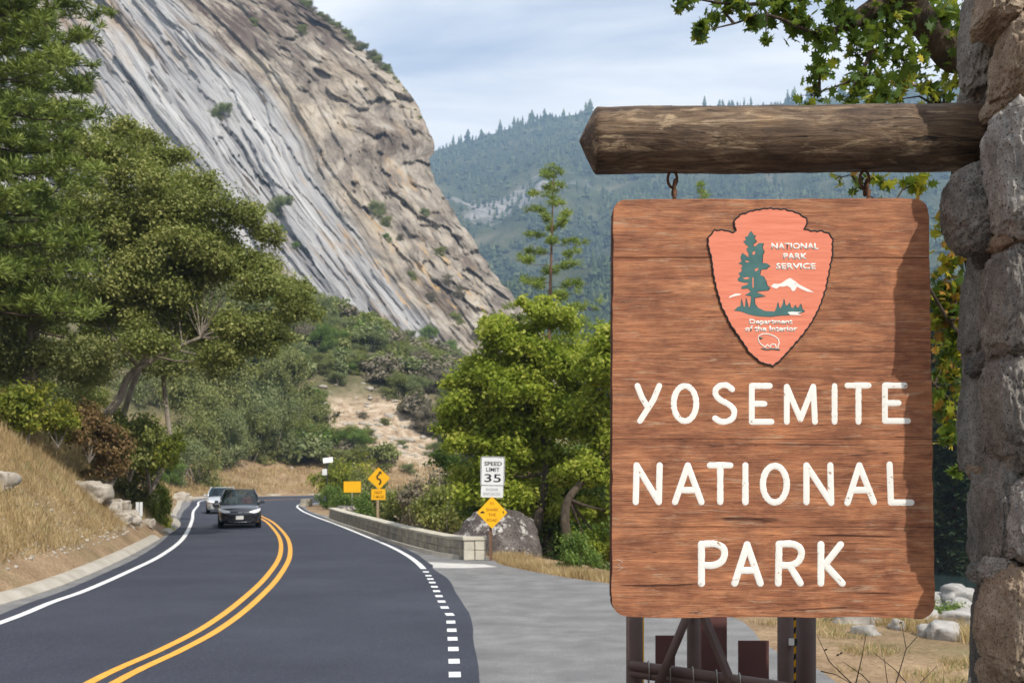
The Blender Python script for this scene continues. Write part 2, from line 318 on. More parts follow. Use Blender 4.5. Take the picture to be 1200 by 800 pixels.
m_teal = M('teal sign paint', [(.3, (.045, .13, .13)), (.7, (.075, .18, .175))], 20, .6)
m_black = M('black sign paint', [(.3, (.018, .018, .02)), (.7, (.03, .03, .032))], 20, .5)
m_rust = M('rusty iron', [(.3, (.06, .032, .02)), (.6, (.15, .075, .045)), (.8, (.25, .18, .14))], 60, .7, metal=.5, bs=.6, bscale=120, bd=.002)
def stone_mat(name, a, b_, c, li=(.55, .53, .48), lt=.60, sc_=9):
    m, t, b = nodes(name); b.inputs['Roughness'].default_value = .9; b.inputs['Specular IOR Level'].default_value = .2
    g = t.nodes.new('ShaderNodeNewGeometry'); p = g.outputs['Position']
    r = ramp(t, [(.28, a), (.5, b_), (.72, c)]); t.links.new(noise(t, p, sc_, 10, .72), r.inputs[0])
    s = ramp(t, [(lt, (0, 0, 0)), (lt+.06, (.8, .8, .8))]); t.links.new(noise(t, p, sc_*1.7, 9, .75), s.inputs[0]); cc = mixc(t, s.outputs[0], r.outputs[0], li)
    d = ramp(t, [(.36, (1, 1, 1)), (.44, (0, 0, 0))]); t.links.new(noise(t, p, sc_*16, 3, .6), d.inputs[0]); cc = mixc(t, d.outputs[0], cc, tuple(x*.5 for x in a))
    t.links.new(cc, b.inputs['Base Color'])
    n = bump(t, b, noise(t, p, sc_*1.8, 10, .75), .8, .022); bump(t, b, noise(t, p, sc_*12, 6, .75), .9, .006, n)
    return m
m_st = [stone_mat('granite grey', (.10, .092, .083), (.27, .252, .228), (.46, .43, .395)),
        stone_mat('granite tan', (.19, .13, .09), (.40, .31, .225), (.56, .48, .38), lt=.62),
        stone_mat('granite dark', (.065, .06, .055), (.14, .13, .12), (.25, .235, .215), lt=.68),
        stone_mat('granite pale', (.15, .14, .13), (.38, .36, .335), (.60, .58, .54), lt=.55)]
m_boulder = stone_mat('lichen boulder', (.045, .038, .036), (.10, .085, .08), (.2, .18, .17), (.55, .53, .50), .53, 1.3)
m_rock = [M('pale river rock', [(.25, (.22, .21, .2)), (.75, (.48, .46, .43))], 2.2, .9, 8, bs=.6, bscale=9, bd=.05),
          M('tan bank rock', [(.25, (.24, .2, .16)), (.6, (.44, .40, .34)), (.8, (.56, .53, .48))], 2.6, .9, 8, bs=.6, bscale=9, bd=.05)]
m_bark = M('brown bark', [(.3, (.035, .026, .02)), (.7, (.11, .085, .06))], 3, .95, 8, stretch=(3, 3, .6), bs=1, bscale=12, bd=.04)
m_barkg = M('grey bark', [(.3, (.15, .125, .10)), (.7, (.38, .33, .27))], 3, .95, 8, stretch=(3, 3, .8), bs=1, bscale=12, bd=.03)
m_barkr = M('pine bark', [(.3, (.10, .055, .035)), (.7, (.24, .14, .09))], 3, .95, 8, stretch=(3, 3, .6), bs=1, bscale=10, bd=.04)
m_oak = foliage('oak leaves', (.07, .085, .022), (.20, .225, .06), (.40, .40, .14))
m_pine = foliage('pine needles', (.05, .08, .017), (.15, .20, .04), (.30, .35, .09), trans=.2)
m_pineb = foliage('bright pine needles', (.08, .12, .02), (.21, .28, .05), (.42, .48, .12), trans=.4)  # brighter needle green for the two far pines
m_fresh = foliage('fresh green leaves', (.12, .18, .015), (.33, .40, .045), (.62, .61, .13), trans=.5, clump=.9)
m_olive = foliage('olive brush', (.075, .09, .03), (.20, .22, .07), (.36, .36, .15), trans=.25)
m_grey = foliage('grey green brush', (.075, .095, .042), (.19, .225, .095), (.34, .36, .18), trans=.25)
m_ylw = foliage('yellow green brush', (.08, .11, .016), (.24, .27, .035), (.48, .42, .08), trans=.35)
m_red = foliage('russet brush', (.09, .055, .025), (.2, .12, .055), (.33, .23, .11), trans=.3)
m_purp = foliage('bare grey brush', (.10, .085, .06), (.20, .17, .125), (.31, .26, .19), trans=.15)
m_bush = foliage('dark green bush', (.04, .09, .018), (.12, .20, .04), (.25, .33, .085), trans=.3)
m_fir = foliage('fir needles', (.012, .022, .012), (.028, .045, .022), (.06, .08, .036), trans=.12)
m_farfir = foliage('distant forest', (.012, .024, .012), (.034, .06, .024), (.13, .16, .055), trans=.1, clump=.02)
m_mapg = foliage('maple green', (.02, .05, .01), (.05, .105, .016), (.12, .19, .028), trans=.38, objrand=True, clump=2)
m_mapy = foliage('maple yellow', (.16, .22, .02), (.36, .36, .03), (.60, .46, .04), trans=.45, objrand=True, clump=2)
m_mapo = foliage('maple rust', (.16, .07, .02), (.38, .18, .04), (.55, .30, .06), trans=.4, objrand=True, clump=2)
m_straw = foliage('dry grass', (.20, .125, .06), (.45, .32, .17), (.68, .54, .33), trans=.25, clump=.5, rough=.8)
m_grassg = foliage('low green weeds', (.06, .09, .02), (.13, .17, .045), (.26, .27, .10), trans=.3)
m_brownsteel = M('brown painted steel', [(.3, (.075, .045, .038)), (.7, (.105, .066, .055))], 5, .55, bs=.15, bscale=40, spec=.3)
m_brownpanel = M('brown sign back', [(.3, (.10, .045, .042)), (.7, (.12, .056, .052))], 5, .6, spec=.25)
m_wire = M('steel wire', [(.5, (.35, .34, .32))], metal=.9, rough=.4)
m_signw = M('white sign sheet', [(.3, (.66, .68, .68)), (.7, (.74, .75, .75))], 3, .45)
m_signy = M('yellow sign sheet', [(.3, (.83, .43, .01)), (.7, (.88, .48, .015))], 3, .45)
m_ink = M('black sign ink', [(.5, (.02, .02, .022))], rough=.5)
m_inkg = M('faded sign ink', [(.5, (.28, .29, .30))], rough=.5)
m_inko = M('faded dark ink on yellow', [(.5, (.42, .17, .01))], rough=.5)
m_galv = M('galvanised post', [(.3, (.30, .29, .27)), (.7, (.42, .40, .37))], 9, .6, metal=.4)
m_woodpost = M('timber post', [(.3, (.26, .19, .12)), (.7, (.40, .31, .21))], 9, .85)
m_carb = M('black car paint', [(.5, (.008, .010, .018))], rough=.22, spec=.6, coat=.9)
m_cars = M('silver car paint', [(.5, (.50, .53, .57))], rough=.3, metal=.35, coat=.7)
m_trim = M('black car trim', [(.5, (.012, .012, .013))], rough=.55)
m_tyre = M('tyre rubber', [(.5, (.015, .015, .016))], rough=.85)
m_rim = M('alloy rim', [(.5, (.42, .43, .45))], rough=.3, metal=.9)
m_chrome = M('chrome', [(.5, (.7, .7, .72))], rough=.15, metal=1)
m_lamp = M('headlight lens', [(.5, (.72, .74, .76))], rough=.12, spec=.8, coat=1)
m_plate = M('number plate', [(.5, (.62, .62, .6))], rough=.5)
m_skin = M('skin', [(.5, (.45, .24, .17))], rough=.6)
m_shirt = [M('red shirt', [(.5, (.35, .05, .045))], rough=.9), M('grey shirt', [(.5, (.2, .19, .2))], rough=.9)]
m_hair = M('dark hair', [(.5, (.03, .02, .015))], rough=.8)
m_seat = M('seat fabric', [(.5, (.04, .04, .045))], rough=.9)
def glass():
    m, t, b = nodes('car glass'); gl = t.nodes.new('ShaderNodeBsdfGlossy'); gl.inputs['Roughness'].default_value = .04; gl.inputs[0].default_value = (.8, .9, .95, 1)
    tr = t.nodes.new('ShaderNodeBsdfTransparent'); tr.inputs[0].default_value = (.38, .46, .44, 1); fr = t.nodes.new('ShaderNodeFresnel'); fr.inputs[0].default_value = 1.6
    ms = t.nodes.new('ShaderNodeMixShader'); t.links.new(fr.outputs[0], ms.inputs[0]); t.links.new(tr.outputs[0], ms.inputs[1]); t.links.new(gl.outputs[0], ms.inputs[2])
    t.links.new(ms.outputs[0], t.nodes['Material Output'].inputs[0]); return m
m_glass = glass()
def water():
    m, t, b = nodes('river water'); b.inputs['Base Color'].default_value = (.03, .05, .05, 1); b.inputs['Roughness'].default_value = .08
    g = t.nodes.new('ShaderNodeNewGeometry'); bump(t, b, noise(t, g.outputs['Position'], 1.5, 5, .6), .4, .1); return m
m_water = water()

# ------------------------------------------------------------------ road lines (world x, y), readings on the level road
LL = [(-5.6, -60), (-6.1, -25), (-6.6, 0), (-7.1, 10), G(0, 730), G(60, 706), G(100, 692), G(150, 670), G(190, 650), G(215, 630), G(225, 610), (-19.6, 70), G(232, 592), (-26.6, 97), (-28.2, 108), (-27.5, 118), (-24.5, 125), (-18, 130), (-8, 134), (6, 139), (20, 152), (33, 195), (48, 300), (63, 500)]
RL = [(.6, -60), (.3, -25), (-.05, 0), (-.4, 8), G(533, 792), (-.95, 17.5), G(521, 712), G(495, 665), G(465, 644), G(428, 628), G(392, 613.5), G(370, 605.5), G(356, 599.5), G(350.5, 595.8), (-15.2, 80.5), (-16.0, 86), (-15.6, 91), (-13, 95), (-8, 98), (0, 102), (18, 112), (36, 130), (46, 190), (58, 300), (72, 500)]
CL = [(-2.6, -60), (-2.9, -25), (-3.4, 0), (-4.1, 8), G(122, 799), G(200, 762), G(250, 735), G(290, 705), G(320, 675), G(334, 650), G(332, 630), G(320, 615), G(310, 608), (-16.2, 70), (-19.4, 81), (-21.8, 92), (-22.0, 100), (-20.6, 105.5), (-17.5, 109), (-11, 112.5), (0, 117), (20, 130), (37, 165), (52, 300), (67, 500)]
KL = [(-6.2, -60), (-6.8, -25), (-7.4, 0), (-8.1, 10), G(0, 709), G(50, 694), G(100, 675), G(150, 652), G(186, 632), (-14.6, 50), G(206, 604), G(211, 595), (-28.3, 98), (-30.2, 109), (-29.2, 120), (-25.3, 127.5), (-18.5, 132.5), (-8.5, 136.5), (5, 142), (17.5, 155), (30, 197), (45, 302), (60, 500)]
LLc, RLc, CLc, KLc = [catmull(p, 10) for p in (LL, RL, CL, KL)]
RE = [(12, -60), (11, -25), (9.5, 0), (7.6, 9), (6.3, 14), (4.9, 18.2), (3.2, 21.5), (1.3, 24.6), (-.1, 28), (-.5, 30.7), (-1.7, 34.5), (-4.9, 45), (-8.8, 58.7), (-11.2, 66), (-13.2, 74), (-14.6, 82), (-14.6, 88), (-12, 92.5), (-7.5, 95.5), (.5, 99), (19, 109), (38, 127), (48, 190), (60, 300), (74, 500)]
REc = catmull(RE, 8)
def sdist(p, line):      # signed distance, positive on the left of the line
    best = np.full(len(p), 1e9); sg = np.zeros(len(p))
    for a, b in zip(line[:-1], line[1:]):
        d = b-a; L2 = (d**2).sum()+1e-9; t = np.clip(((p-a)@d)/L2, 0, 1); q = a+t[:, None]*d; e = p-q; dd = (e**2).sum(1)
        k = dd < best; best = np.where(k, dd, best); sg = np.where(k, np.sign(d[0]*e[:, 1]-d[1]*e[:, 0]), sg)
    return np.sqrt(best)*sg
KLs, REs = KLc[::3], REc[::2]
if not np.allclose(KLs[-1], KLc[-1]): KLs = np.vstack([KLs, KLc[-1]])
def terrain(p):
    p = np.asarray(p, float); dl = sdist(p, KLs); dr = -sdist(p, REs)
    q = np.c_[p, np.zeros(len(p))]; n = fbm(q/2.2, 4, 3); nb = fbm(q/14., 4, 9)
    d = np.maximum(dl-.12, 0); 
    near = np.minimum(d, 5.5)*.87+np.maximum(d-5.5, 0)*.42
    far = sstep(70, 120, p[:, 1]); gentle = np.minimum(d, 4)*.30+np.maximum(d-4, 0)*.49
    hill = near*(1-far)+gentle*far
    hill = np.where(hill > 34, 34+(hill-34)*.12, hill)
    hill += sstep(.4, 3, d)*n*.32+sstep(4, 18, d)*nb*(1.2+2*far)
    e = np.maximum(dr-.3, 0)
    val = -5.2*sstep(0, 17, e)+n*.12*sstep(0, 2, e)+nb*.5*sstep(3, 12, e)
    val += np.maximum(e-48, 0)*.10+sstep(40, 60, e)*1.5
    val = np.minimum(val, 30)
    z = np.where(dl > 0, hill, np.where(dr > 0, val, 0))
    return z-.022
def tz(x, y): return float(terrain(np.array([[x, y]]))[0])
def make_ground():
    a = np.r_[np.arange(-180, -42, 4.), np.arange(-42, 42, .22), np.arange(42, 180, 4.)]; r = np.geomspace(.6, 2600, 330)
    A, Rr = np.meshgrid(np.radians(a), r); X = np.sin(A)*Rr; Y = np.cos(A)*Rr
    p = np.c_[X.ravel(), Y.ravel()]; z = terrain(p); z = np.where(p[:, 1] > 900, np.minimum(z, 10), z)
    nr, na = X.shape; i = np.arange(nr-1)[:, None]*na+np.arange(na)[None, :]; j = np.arange(nr-1)[:, None]*na+(np.arange(na)+1)[None, :] % na
    f = np.stack([i, j, j+na, i+na], -1).reshape(-1, 4)
    V = np.c_[p, z]; V = np.vstack([V, [[0, 0, terrain(np.zeros((1, 2)))[0]]]]); f = np.vstack([f, [[len(V)-1, (k+1) % na, k, k] for k in range(0)]]) if False else f
    me = mesh_np('ground', V[:-1], f, m_ground, True); o = link('ground', me); tag(o, kind='structure')
    return o
make_ground()
def ribbon(name, left, right, z, mat, parent=None, cols=1):
    L = np.asarray(left); Rr = np.asarray(right); t = np.linspace(0, 1, cols+1)[None, :, None]; V = L[:, None]*(1-t)+Rr[:, None]*t
    n = len(L); V = np.c_[V.reshape(-1, 2), np.full(n*(cols+1), z)]; i = (np.arange(n-1)[:, None]*(cols+1)+np.arange(cols)[None]).ravel()
    f = np.c_[i, i+1, i+cols+2, i+cols+1]; return link(name, mesh_np(name, V, f, mat), parent)
def normals2(c):
    t = np.gradient(c, axis=0); t /= np.linalg.norm(t, axis=1)[:, None]+1e-9; return np.c_[-t[:, 1], t[:, 0]]
def resample(c, step):
    s = np.r_[0, np.cumsum(np.linalg.norm(np.diff(c, axis=0), axis=1))]; n = max(2, int(s[-1]/step)); q = np.linspace(0, s[-1], n)
    return np.c_[np.interp(q, s, c[:, 0]), np.interp(q, s, c[:, 1])]
def offs(c, d): return c+normals2(c)*d
# ground-level paving: one sheet (grey) under all, new asphalt above it, paint on top
def arc(c, n=240): s = np.r_[0, np.cumsum(np.linalg.norm(np.diff(c, axis=0), axis=1))]; q = np.linspace(0, s[-1], n); return np.c_[np.interp(q, s, c[:, 0]), np.interp(q, s, c[:, 1])]
def match(c, d):   # for each centre point, walk out sideways
    return offs(c, d)
CR = resample(CLc, .8)
# new asphalt: left edge just short of the kerb, right edge ragged past the white line
Ln = resample(LLc, .8); Rn = resample(RLc, .8)
def nearest_on(c, pts):
    out_ = []
    for p in pts: out_.append(c[np.argmin(((c-p)**2).sum(1))])
    return np.array(out_)
LN = nearest_on(resample(LLc, .1), CR); RN = nearest_on(resample(RLc, .1), CR)
nn_ = normals2(CR)
rag = fbm(np.c_[CR*.35, np.zeros(len(CR))], 3, 5)*.16
wl = sstep(-5, 14, CR[:, 1])*(1-sstep(23, 28.5, CR[:, 1]))
edgeR = RN-nn_*(.32+(wl*.30+rag*.6*(CR[:, 1] < 30)))[:, None]
ye_ = np.array([-60, 0, 8, 12.07, 12.98, 14.59, 16.39, 18.2, 21.25, 24.4, 27.4]); xe_ = np.array([1.1, .45, -.1, -.33, -.38, -.5, -.58, -.70, -1.04, -1.39, -1.93])
km_ = edgeR[:, 1] < 27.4; edgeR[km_, 0] = np.interp(edgeR[km_, 1], ye_, xe_)+rag[km_]*.35
edgeL = LN+nn_*(.30+.3*sstep(10, 40, CR[:, 1]))[:, None]
road = ribbon('road', edgeL, edgeR, .006, m_new, cols=4); tag(road, kind='structure')
# old grey asphalt of the pullout and the gutters under it
RE2 = nearest_on(resample(REc, .1), CR); k = CR[:, 1] < 140
KN = nearest_on(resample(KLc, .1), CR)
po = CR[:, 1] < 60
inner = RE2.copy(); 
# right of the sign the paving stops and dirt begins
lim = np.interp(CR[:, 1], [-60, 5, 12, 16, 18.5, 21.5, 25], [3.6, 3.6, 3.5, 3.6, 3.5, 2.6, 1.2]); inner[:, 0] = np.where(CR[:, 1] < 24, np.minimum(inner[:, 0], lim+fbm(np.c_[CR, CR[:, :1]*0]*.9, 3, 8)*.18), inner[:, 0])
old = ribbon('pavement', KN+nn_*.05, inner+nn_*.12, .001, m_old, cols=3); tag(old, kind='structure')
def paint(name, line, off, wdt, mat, y0=-60, y1=400):
    c = resample(line, .5); c = c[(c[:, 1] > y0) & (c[:, 1] < y1)]; return ribbon(name, offs(c, off+wdt/2), offs(c, off-wdt/2), .0105, mat, road)
paint('edge_line', LLc, 0, .15, m_white); paint('centre_line', CLc, .135, .125, m_yellow); paint('centre_line', CLc, -.135, .125, m_yellow)
e = resample(RLc, .5); ke = int(np.argmin(((e-np.array(G(495, 665)))**2).sum(1)))
ribbon('edge_line', offs(e[ke:], .07), offs(e[ke:], -.07), .0105, m_white, road)
dash_px = [(496, 666), (501, 670), (505, 674.5), (509, 678.5), (512, 682.5), (516, 687.5), (519, 692.5), (522, 698.5), (524.5, 705), (526.5, 712), (528.5, 720), (530, 729), (531, 738.5), (532, 749), (533, 761), (533, 775), (533, 791)]
rl = resample(RLc, .05); rn = normals2(rl)
def dash(p):
    i = int(np.argmin(((rl-p)**2).sum(1))); n = rn[i]; t = np.array([n[1], -n[0]]); q = rl[i]; a, b = .17, .066
    # the paint marks lie square to the road, wider than long
    V = [(*(q+n*b*1.0-t*a), .0108), (*(q+n*-b+t*-a), .0108), (*(q+n*-b+t*a), .0108), (*(q+n*b+t*a), .0108)]
    mb = MB().add(V, [(0, 1, 2, 3)]); mb.build('lane_dash', m_white, None).parent = road
for px, py in dash_px: dash(np.array(G(px, py)))
# pale apron where the wall kerb meets the pullout
ap = [G(493, 658), G(530, 659.5), G(568, 661), G(583, 664), G(545, 665.5), G(505, 665)]
o = MB().add([(x, y, .0035) for x, y in ap], [tuple(range(6))]).build('apron', m_apron); tag(o, kind='structure')
# kerbs
def kerb(name, c, wdt, h, mat, slope=.5):
    n = normals2(c); V = []; prof = [(0, -.03), (0, .02), (-wdt*.30, h), (-wdt, h+.01), (-wdt-.05, -.05)]; m = len(prof)
    for i, (p, nn) in enumerate(zip(c, n)):
        for a, z in prof: q = p-nn*a; V.append((q[0], q[1], z+.0))
    f = [(i*m+k, (i+1)*m+k, (i+1)*m+k+1, i*m+k+1) for i in range(len(c)-1) for k in range(m-1)]
    f += [tuple(range(m)), tuple((len(c)-1)*m+k for k in range(m))[::-1]]
    mb = MB(); mb.v = V; mb.f = f; mb.sm = [False]*len(f); o = mb.build(name, mat); tag(o, kind='structure'); return o
kc = resample(offs(KLc, -.02), 1.2); brk = np.argmin(((kc-np.array(G(186, 632)))**2).sum(1))
kerb('kerb', kc[:brk+1], .55, .14, m_kerb); kerb('kerb', kc[brk+3:], .5, .12, m_kerb)
# gutter strip, grey concrete and grit between asphalt and kerb
# ------------------------------------------------------------------ roadside stone wall
def rough_block(mb, c, d, rot, seed, amp):
    r = random.Random(seed); n = len(mb.v); mb.box(c, d, rot)
    for i in range(n, n+8): mb.v[i] = tuple(a+r.uniform(-amp, amp) for a in mb.v[i])
wl_px = [(-.98, 30.3), (-2.35, 33.4), (-5.45, 44.6), (-9.3, 58.9)]
wc = resample(catmull([(-.95, 30.15), (-1.9, 32.1), (-3.6, 37.6), (-5.7, 45.3), (-7.6, 52.2), (-9.25, 58.7)], 8), .62)
wall = thing('stone_wall', 'low grey stone wall with pale coping beside the right edge of the road', 'wall', (wc[0][0], wc[0][1], 0))
for i in range(len(wc)-1):
    a, b = wc[i], wc[i+1]; c = (a+b)/2; L = np.linalg.norm(b-a); rot = math.atan2(b[1]-a[1], b[0]-a[0])
    for cs in range(2):
        sh = .0 if cs == 0 else .31; cc = c+(b-a)*(.5 if cs else 0)
        if cs and i == len(wc)-2: continue
        mb = MB(); rough_block(mb, (cc[0], cc[1], .12+cs*.235), (L-.012, .40, .225), rot, i*3+cs, .008)
        mb.build('stone', m_wall[(i*7+cs*3) % 2], wall, bevel=.012)
    mb = MB(); rough_block(mb, (c[0], c[1], .505), (L*1.0-.006, .46, .075), rot, 900+i, .004); mb.build('coping_stone', m_wall[2], wall, bevel=.008)
mb = MB(); n2 = normals2(wc)
for s in (1, -1):
    pass
for i in range(len(wc)-1):
    a, b = wc[i], wc[i+1]; c = (a+b)/2; mb.box((c[0], c[1], .225), (np.linalg.norm(b-a)+.01, .34, .47), math.atan2(b[1]-a[1], b[0]-a[0]))
mb.build('mortar_core', m_mortar, wall)
# end pier of four pale blocks
for cx_, zz in ((0, .13), (1, .13), (0, .39), (1, .39)):
    mb = MB(); rough_block(mb, (-1.13+cx_*.29, 29.86, zz), (.275, .5, .25), .06, 50+cx_+int(zz*10), .008); mb.build('pier_stone', m_wall[2], wall, label='pale squared end block of the wall', bevel=.012)
mb = MB(); rough_block(mb, (-.985, 29.86, .565), (.62, .56, .09), .06, 77, .004); mb.build('coping_stone', m_wall[2], wall, bevel=.01)
kerb('kerb', offs(wc[:-1], .36), .14, .10, m_kerb)
w2 = thing('stone_wall', 'short stub of stone wall at the far bend behind the dark green bush', 'wall', (-14.6, 84, 0))
for i in range(4):
    for cs in range(2):
        mb = MB(); rough_block(mb, (-14.75+i*.02, 80.5+i*.62+cs*.2, .14+cs*.27), (.4, .6, .26), 0, 300+i*2+cs, .01); mb.build('stone', m_wall[(i+cs) % 2], w2, bevel=.015)

# ------------------------------------------------------------------ cliff
def build_cliff():
    ys = np.arange(-170, 521, 2.1); nu = 480; u = np.linspace(0, 1, nu); x0 = -330+680*u
    sy = [-170, -60, 0, 20, 35, 70, 90, 110, 125, 150, 165, 179, 186, 200, 215, 240, 265, 290, 320, 350, 400, 520]
    sx = [215, 300, 352, 378, 402, 441, 463, 481, 491, 501, 507, 509, 501, 504, 511, 526, 543, 559, 578, 604, 640, 735]
    xs = np.interp(ys, sy, sx); U, Y = np.meshgrid(u, ys)
    jag = fbm(np.c_[ys/9., ys*0, ys*0], 4, 21)*3.5; xs = xs+jag
    Xp = (x0[None, :]+.75*Y)+(U**5)*((xs-(350+.75*ys))[:, None])
    T = (Y+170)/690.
    D = 235+(520-Y)/690*190+U*35+20*(U**8)
    # relief
    q = np.c_[(U*46).ravel(), (T*7).ravel(), np.zeros(U.size)]
    st = fbm(q+np.c_[fbm(q*.4, 2, 4)*1.5, q[:, 1]*0, q[:, 1]*0], 5, 31, .58).reshape(U.shape)
    st2 = 1-np.abs(fbm(np.c_[(U*24).ravel(), (T*3.2).ravel(), np.ones(U.size)], 4, 37).reshape(U.shape))*2
    bl = fbm(np.c_[(U*42).ravel(), (T*36).ravel(), np.ones(U.size)*3], 5, 41, .66).reshape(U.shape)
    bg_ = fbm(np.c_[(U*20).ravel(), (T*9).ravel(), np.ones(U.size)*5], 4, 43, .6).reshape(U.shape)
    blk = sstep(.80, .90, U+bg_*.07-.03*T)
    def facets(su, sv, nS, seed, tilt):
        from mathutils.kdtree import KDTree
        g_ = np.random.default_rng(seed); S_ = np.c_[g_.uniform(0, su, nS), g_.uniform(0, sv, nS)]; h_ = g_.normal(0, 1, nS); a_ = g_.normal(0, tilt, (nS, 2)); kd_ = KDTree(nS)
        for i_, p_ in enumerate(S_): kd_.insert((p_[0], p_[1], 0), i_)
        kd_.balance(); wx_ = fbm(np.c_[(U*40).ravel(), (T*30).ravel(), np.full(U.size, seed*1.)], 3, seed)*.35; q_ = np.c_[U.ravel()*su+wx_, T.ravel()*sv+wx_*.6]
        id_ = np.array([kd_.find((x_, y_, 0))[1] for x_, y_ in q_]); d_ = q_-S_[id_]; return (h_[id_]+(a_[id_]*d_).sum(1)).reshape(U.shape)
    fB = facets(22, 16, 352, 101, .9); fS = facets(60, 46, 2760, 102, .9); fL = facets(44, 5, 220, 103, 1.0); fLs = facets(110, 13, 1430, 104, 1.1)
    disp = (1-blk)*(fL*1.2+fLs*.6+st*1.8+bl*.8)+blk*(fB*1.1+fS*.95+fL*.7+bl*2.2+np.abs(bg_)*4+st*1.2-2)
    disp = disp+fbm(np.c_[(U*3).ravel(), (T*2).ravel(), np.ones(U.size)*9], 3, 47).reshape(U.shape)*10
    D = D-disp
    Xw = (Xp-600)/F*D; Zw = CH-(Y-HY)/F*D
    V = np.stack([Xw, D, Zw], -1); UV = np.stack([U, T], -1)
    bk = []; bu = []
    for j in range(1, 9):
        s = V[:, -1].copy(); s[:, 1] += 9*j**1.6; s[:, 0] -= 3.5*j**1.75; s[:, 2] -= 1.2*j; bk.append(s); bu.append(np.stack([np.full(len(ys), 1+.02*j), T[:, 0]], -1))
    V = np.concatenate([V, np.stack(bk, 1)], 1); UV = np.concatenate([UV, np.stack(bu, 1)], 1)
    ny, nx = V.shape[:2]; i = (np.arange(ny-1)[:, None]*nx+np.arange(nx-1)[None]).ravel(); f = np.c_[i, i+nx, i+nx+1, i+1]
    o = link('cliff', mesh_np('cliff', V.reshape(-1, 3), f, m_cliff, False, UV.reshape(-1, 2))); tag(o, kind='structure')
    return V[:, :nu], Xp, Y
cliffV, cliffX, cliffY = build_cliff()
def cliff_at(px, py):
    j = int(np.clip(round((py+170)/2.1), 0, cliffV.shape[0]-1)); i = int(np.argmin(np.abs(cliffX[j]-px))); return Vector(cliffV[j, i])

# ------------------------------------------------------------------ far mountains with their forest
RX = [-400, 300, 505, 560, 600, 650, 690, 760, 850, 940, 1000, 1060, 1150, 1300, 1500, 1700]
RY = [250, 215, 178, 163, 150, 138, 132, 130, 126, 120, 110, 103, 98, 92, 110, 150]
def mount_row(px, s):
    # s 0..1 from valley to ridge, >1 behind it
    D = 520*(2350/520)**np.clip(s, 0, 1)+np.maximum(s-1, 0)*1400
    yr = np.interp(px, RX, RY); y = 560+(yr-560)*np.clip(s, 0, 1)**.92
    return D, y
def build_mount():
    px = np.arange(-700, 1900, 8.); s = np.r_[np.linspace(0, 1, 170), 1+np.linspace(.03, .5, 8)]
    PX, S = np.meshgrid(px, s); D, Yi = mount_row(PX, S)
    X = (PX-600)/F*D; Z = CH-(Yi-HY)/F*D
    q = np.c_[X.ravel()/260, D.ravel()/420, np.zeros(X.size)]
    n = (1-np.abs(fbm(q, 5, 51))*2).reshape(X.shape); n2 = fbm(q*4, 4, 57).reshape(X.shape)
    am = np.sin(np.clip(S, 0, 1)*math.pi)**.8; Z = Z+(n-.6)*75*am+n2*22*am
    Z = np.where(S > 1, Z-(S-1)*260, Z); Z = np.where(S > 1, Z+0, Z)
    V = np.stack([X, D, Z], -1); ny, nx = X.shape; i = (np.arange(ny-1)[:, None]*nx+np.arange(nx-1)[None]).ravel(); f = np.c_[i, i+1, i+nx+1, i+nx]
    o = link('mountains', mesh_np('mountains', V.reshape(-1, 3), f, m_mount, True)); tag(o, kind='structure'); return px, s, V
mpx, ms, mV = build_mount()
def mount_pt(px, s):
    i = (px-mpx[0])/8.; k = np.interp(s, ms, np.arange(len(ms))); i0 = np.clip(i.astype(int), 0, len(mpx)-2); k0 = np.clip(k.astype(int), 0, len(ms)-2); a = (i-i0)[:, None]; b = (k-k0)[:, None]
    return (mV[k0, i0]*(1-a)+mV[k0, i0+1]*a)*(1-b)+(mV[k0+1, i0]*(1-a)+mV[k0+1, i0+1]*a)*b
def cone_tree(n=6, tiers=3, seed=0):
    r = random.Random(seed); V = []; f = []
    for t in range(tiers):
        z0 = .12+.27*t; z1 = min(1.0, z0+.46); rad = .20*(1-.25*t)
        b = len(V)
        for k in range(n): a = 2*math.pi*k/n+t*.5; rr = rad*r.uniform(.6, 1.25); V.append((rr*math.cos(a), rr*math.sin(a), z0+r.uniform(-.05, .05)))
        V.append((0, 0, z1)); f += [(b+k, b+(k+1) % n, b+n) for k in range(n)]
    return np.array(V), np.array(f)
def scatter(name, protos, pts, hs, mat, wscale=1.0):
    Vs = []; Fs = []; n0 = 0; which = rng.integers(0, len(protos), len(pts))
    for k, (pv, pf) in enumerate(protos):
        idx = np.where(which == k)[0]
        if not len(idx): continue
        a = rng.uniform(0, 6.283, len(idx)); c, s = np.cos(a)[:, None], np.sin(a)[:, None]; h = hs[idx][:, None]; ww = wscale*rng.uniform(.8, 1.3, len(idx))[:, None]
        x = (pv[None, :, 0]*c-pv[None, :, 1]*s)*h*ww+pts[idx, 0][:, None]; y = (pv[None, :, 0]*s+pv[None, :, 1]*c)*h*ww+pts[idx, 1][:, None]; z = pv[None, :, 2]*h+pts[idx, 2][:, None]
        Vs.append(np.stack([x, y, z], -1).reshape(-1, 3)); Fs.append((pf[None]+(np.arange(len(idx))*len(pv))[:, None, None]+n0).reshape(-1, pf.shape[1])); n0 += len(idx)*len(pv)
    return mesh_np(name, np.vstack(Vs), np.vstack(Fs), mat)
conif = [cone_tree(6, 3, k) for k in range(5)]
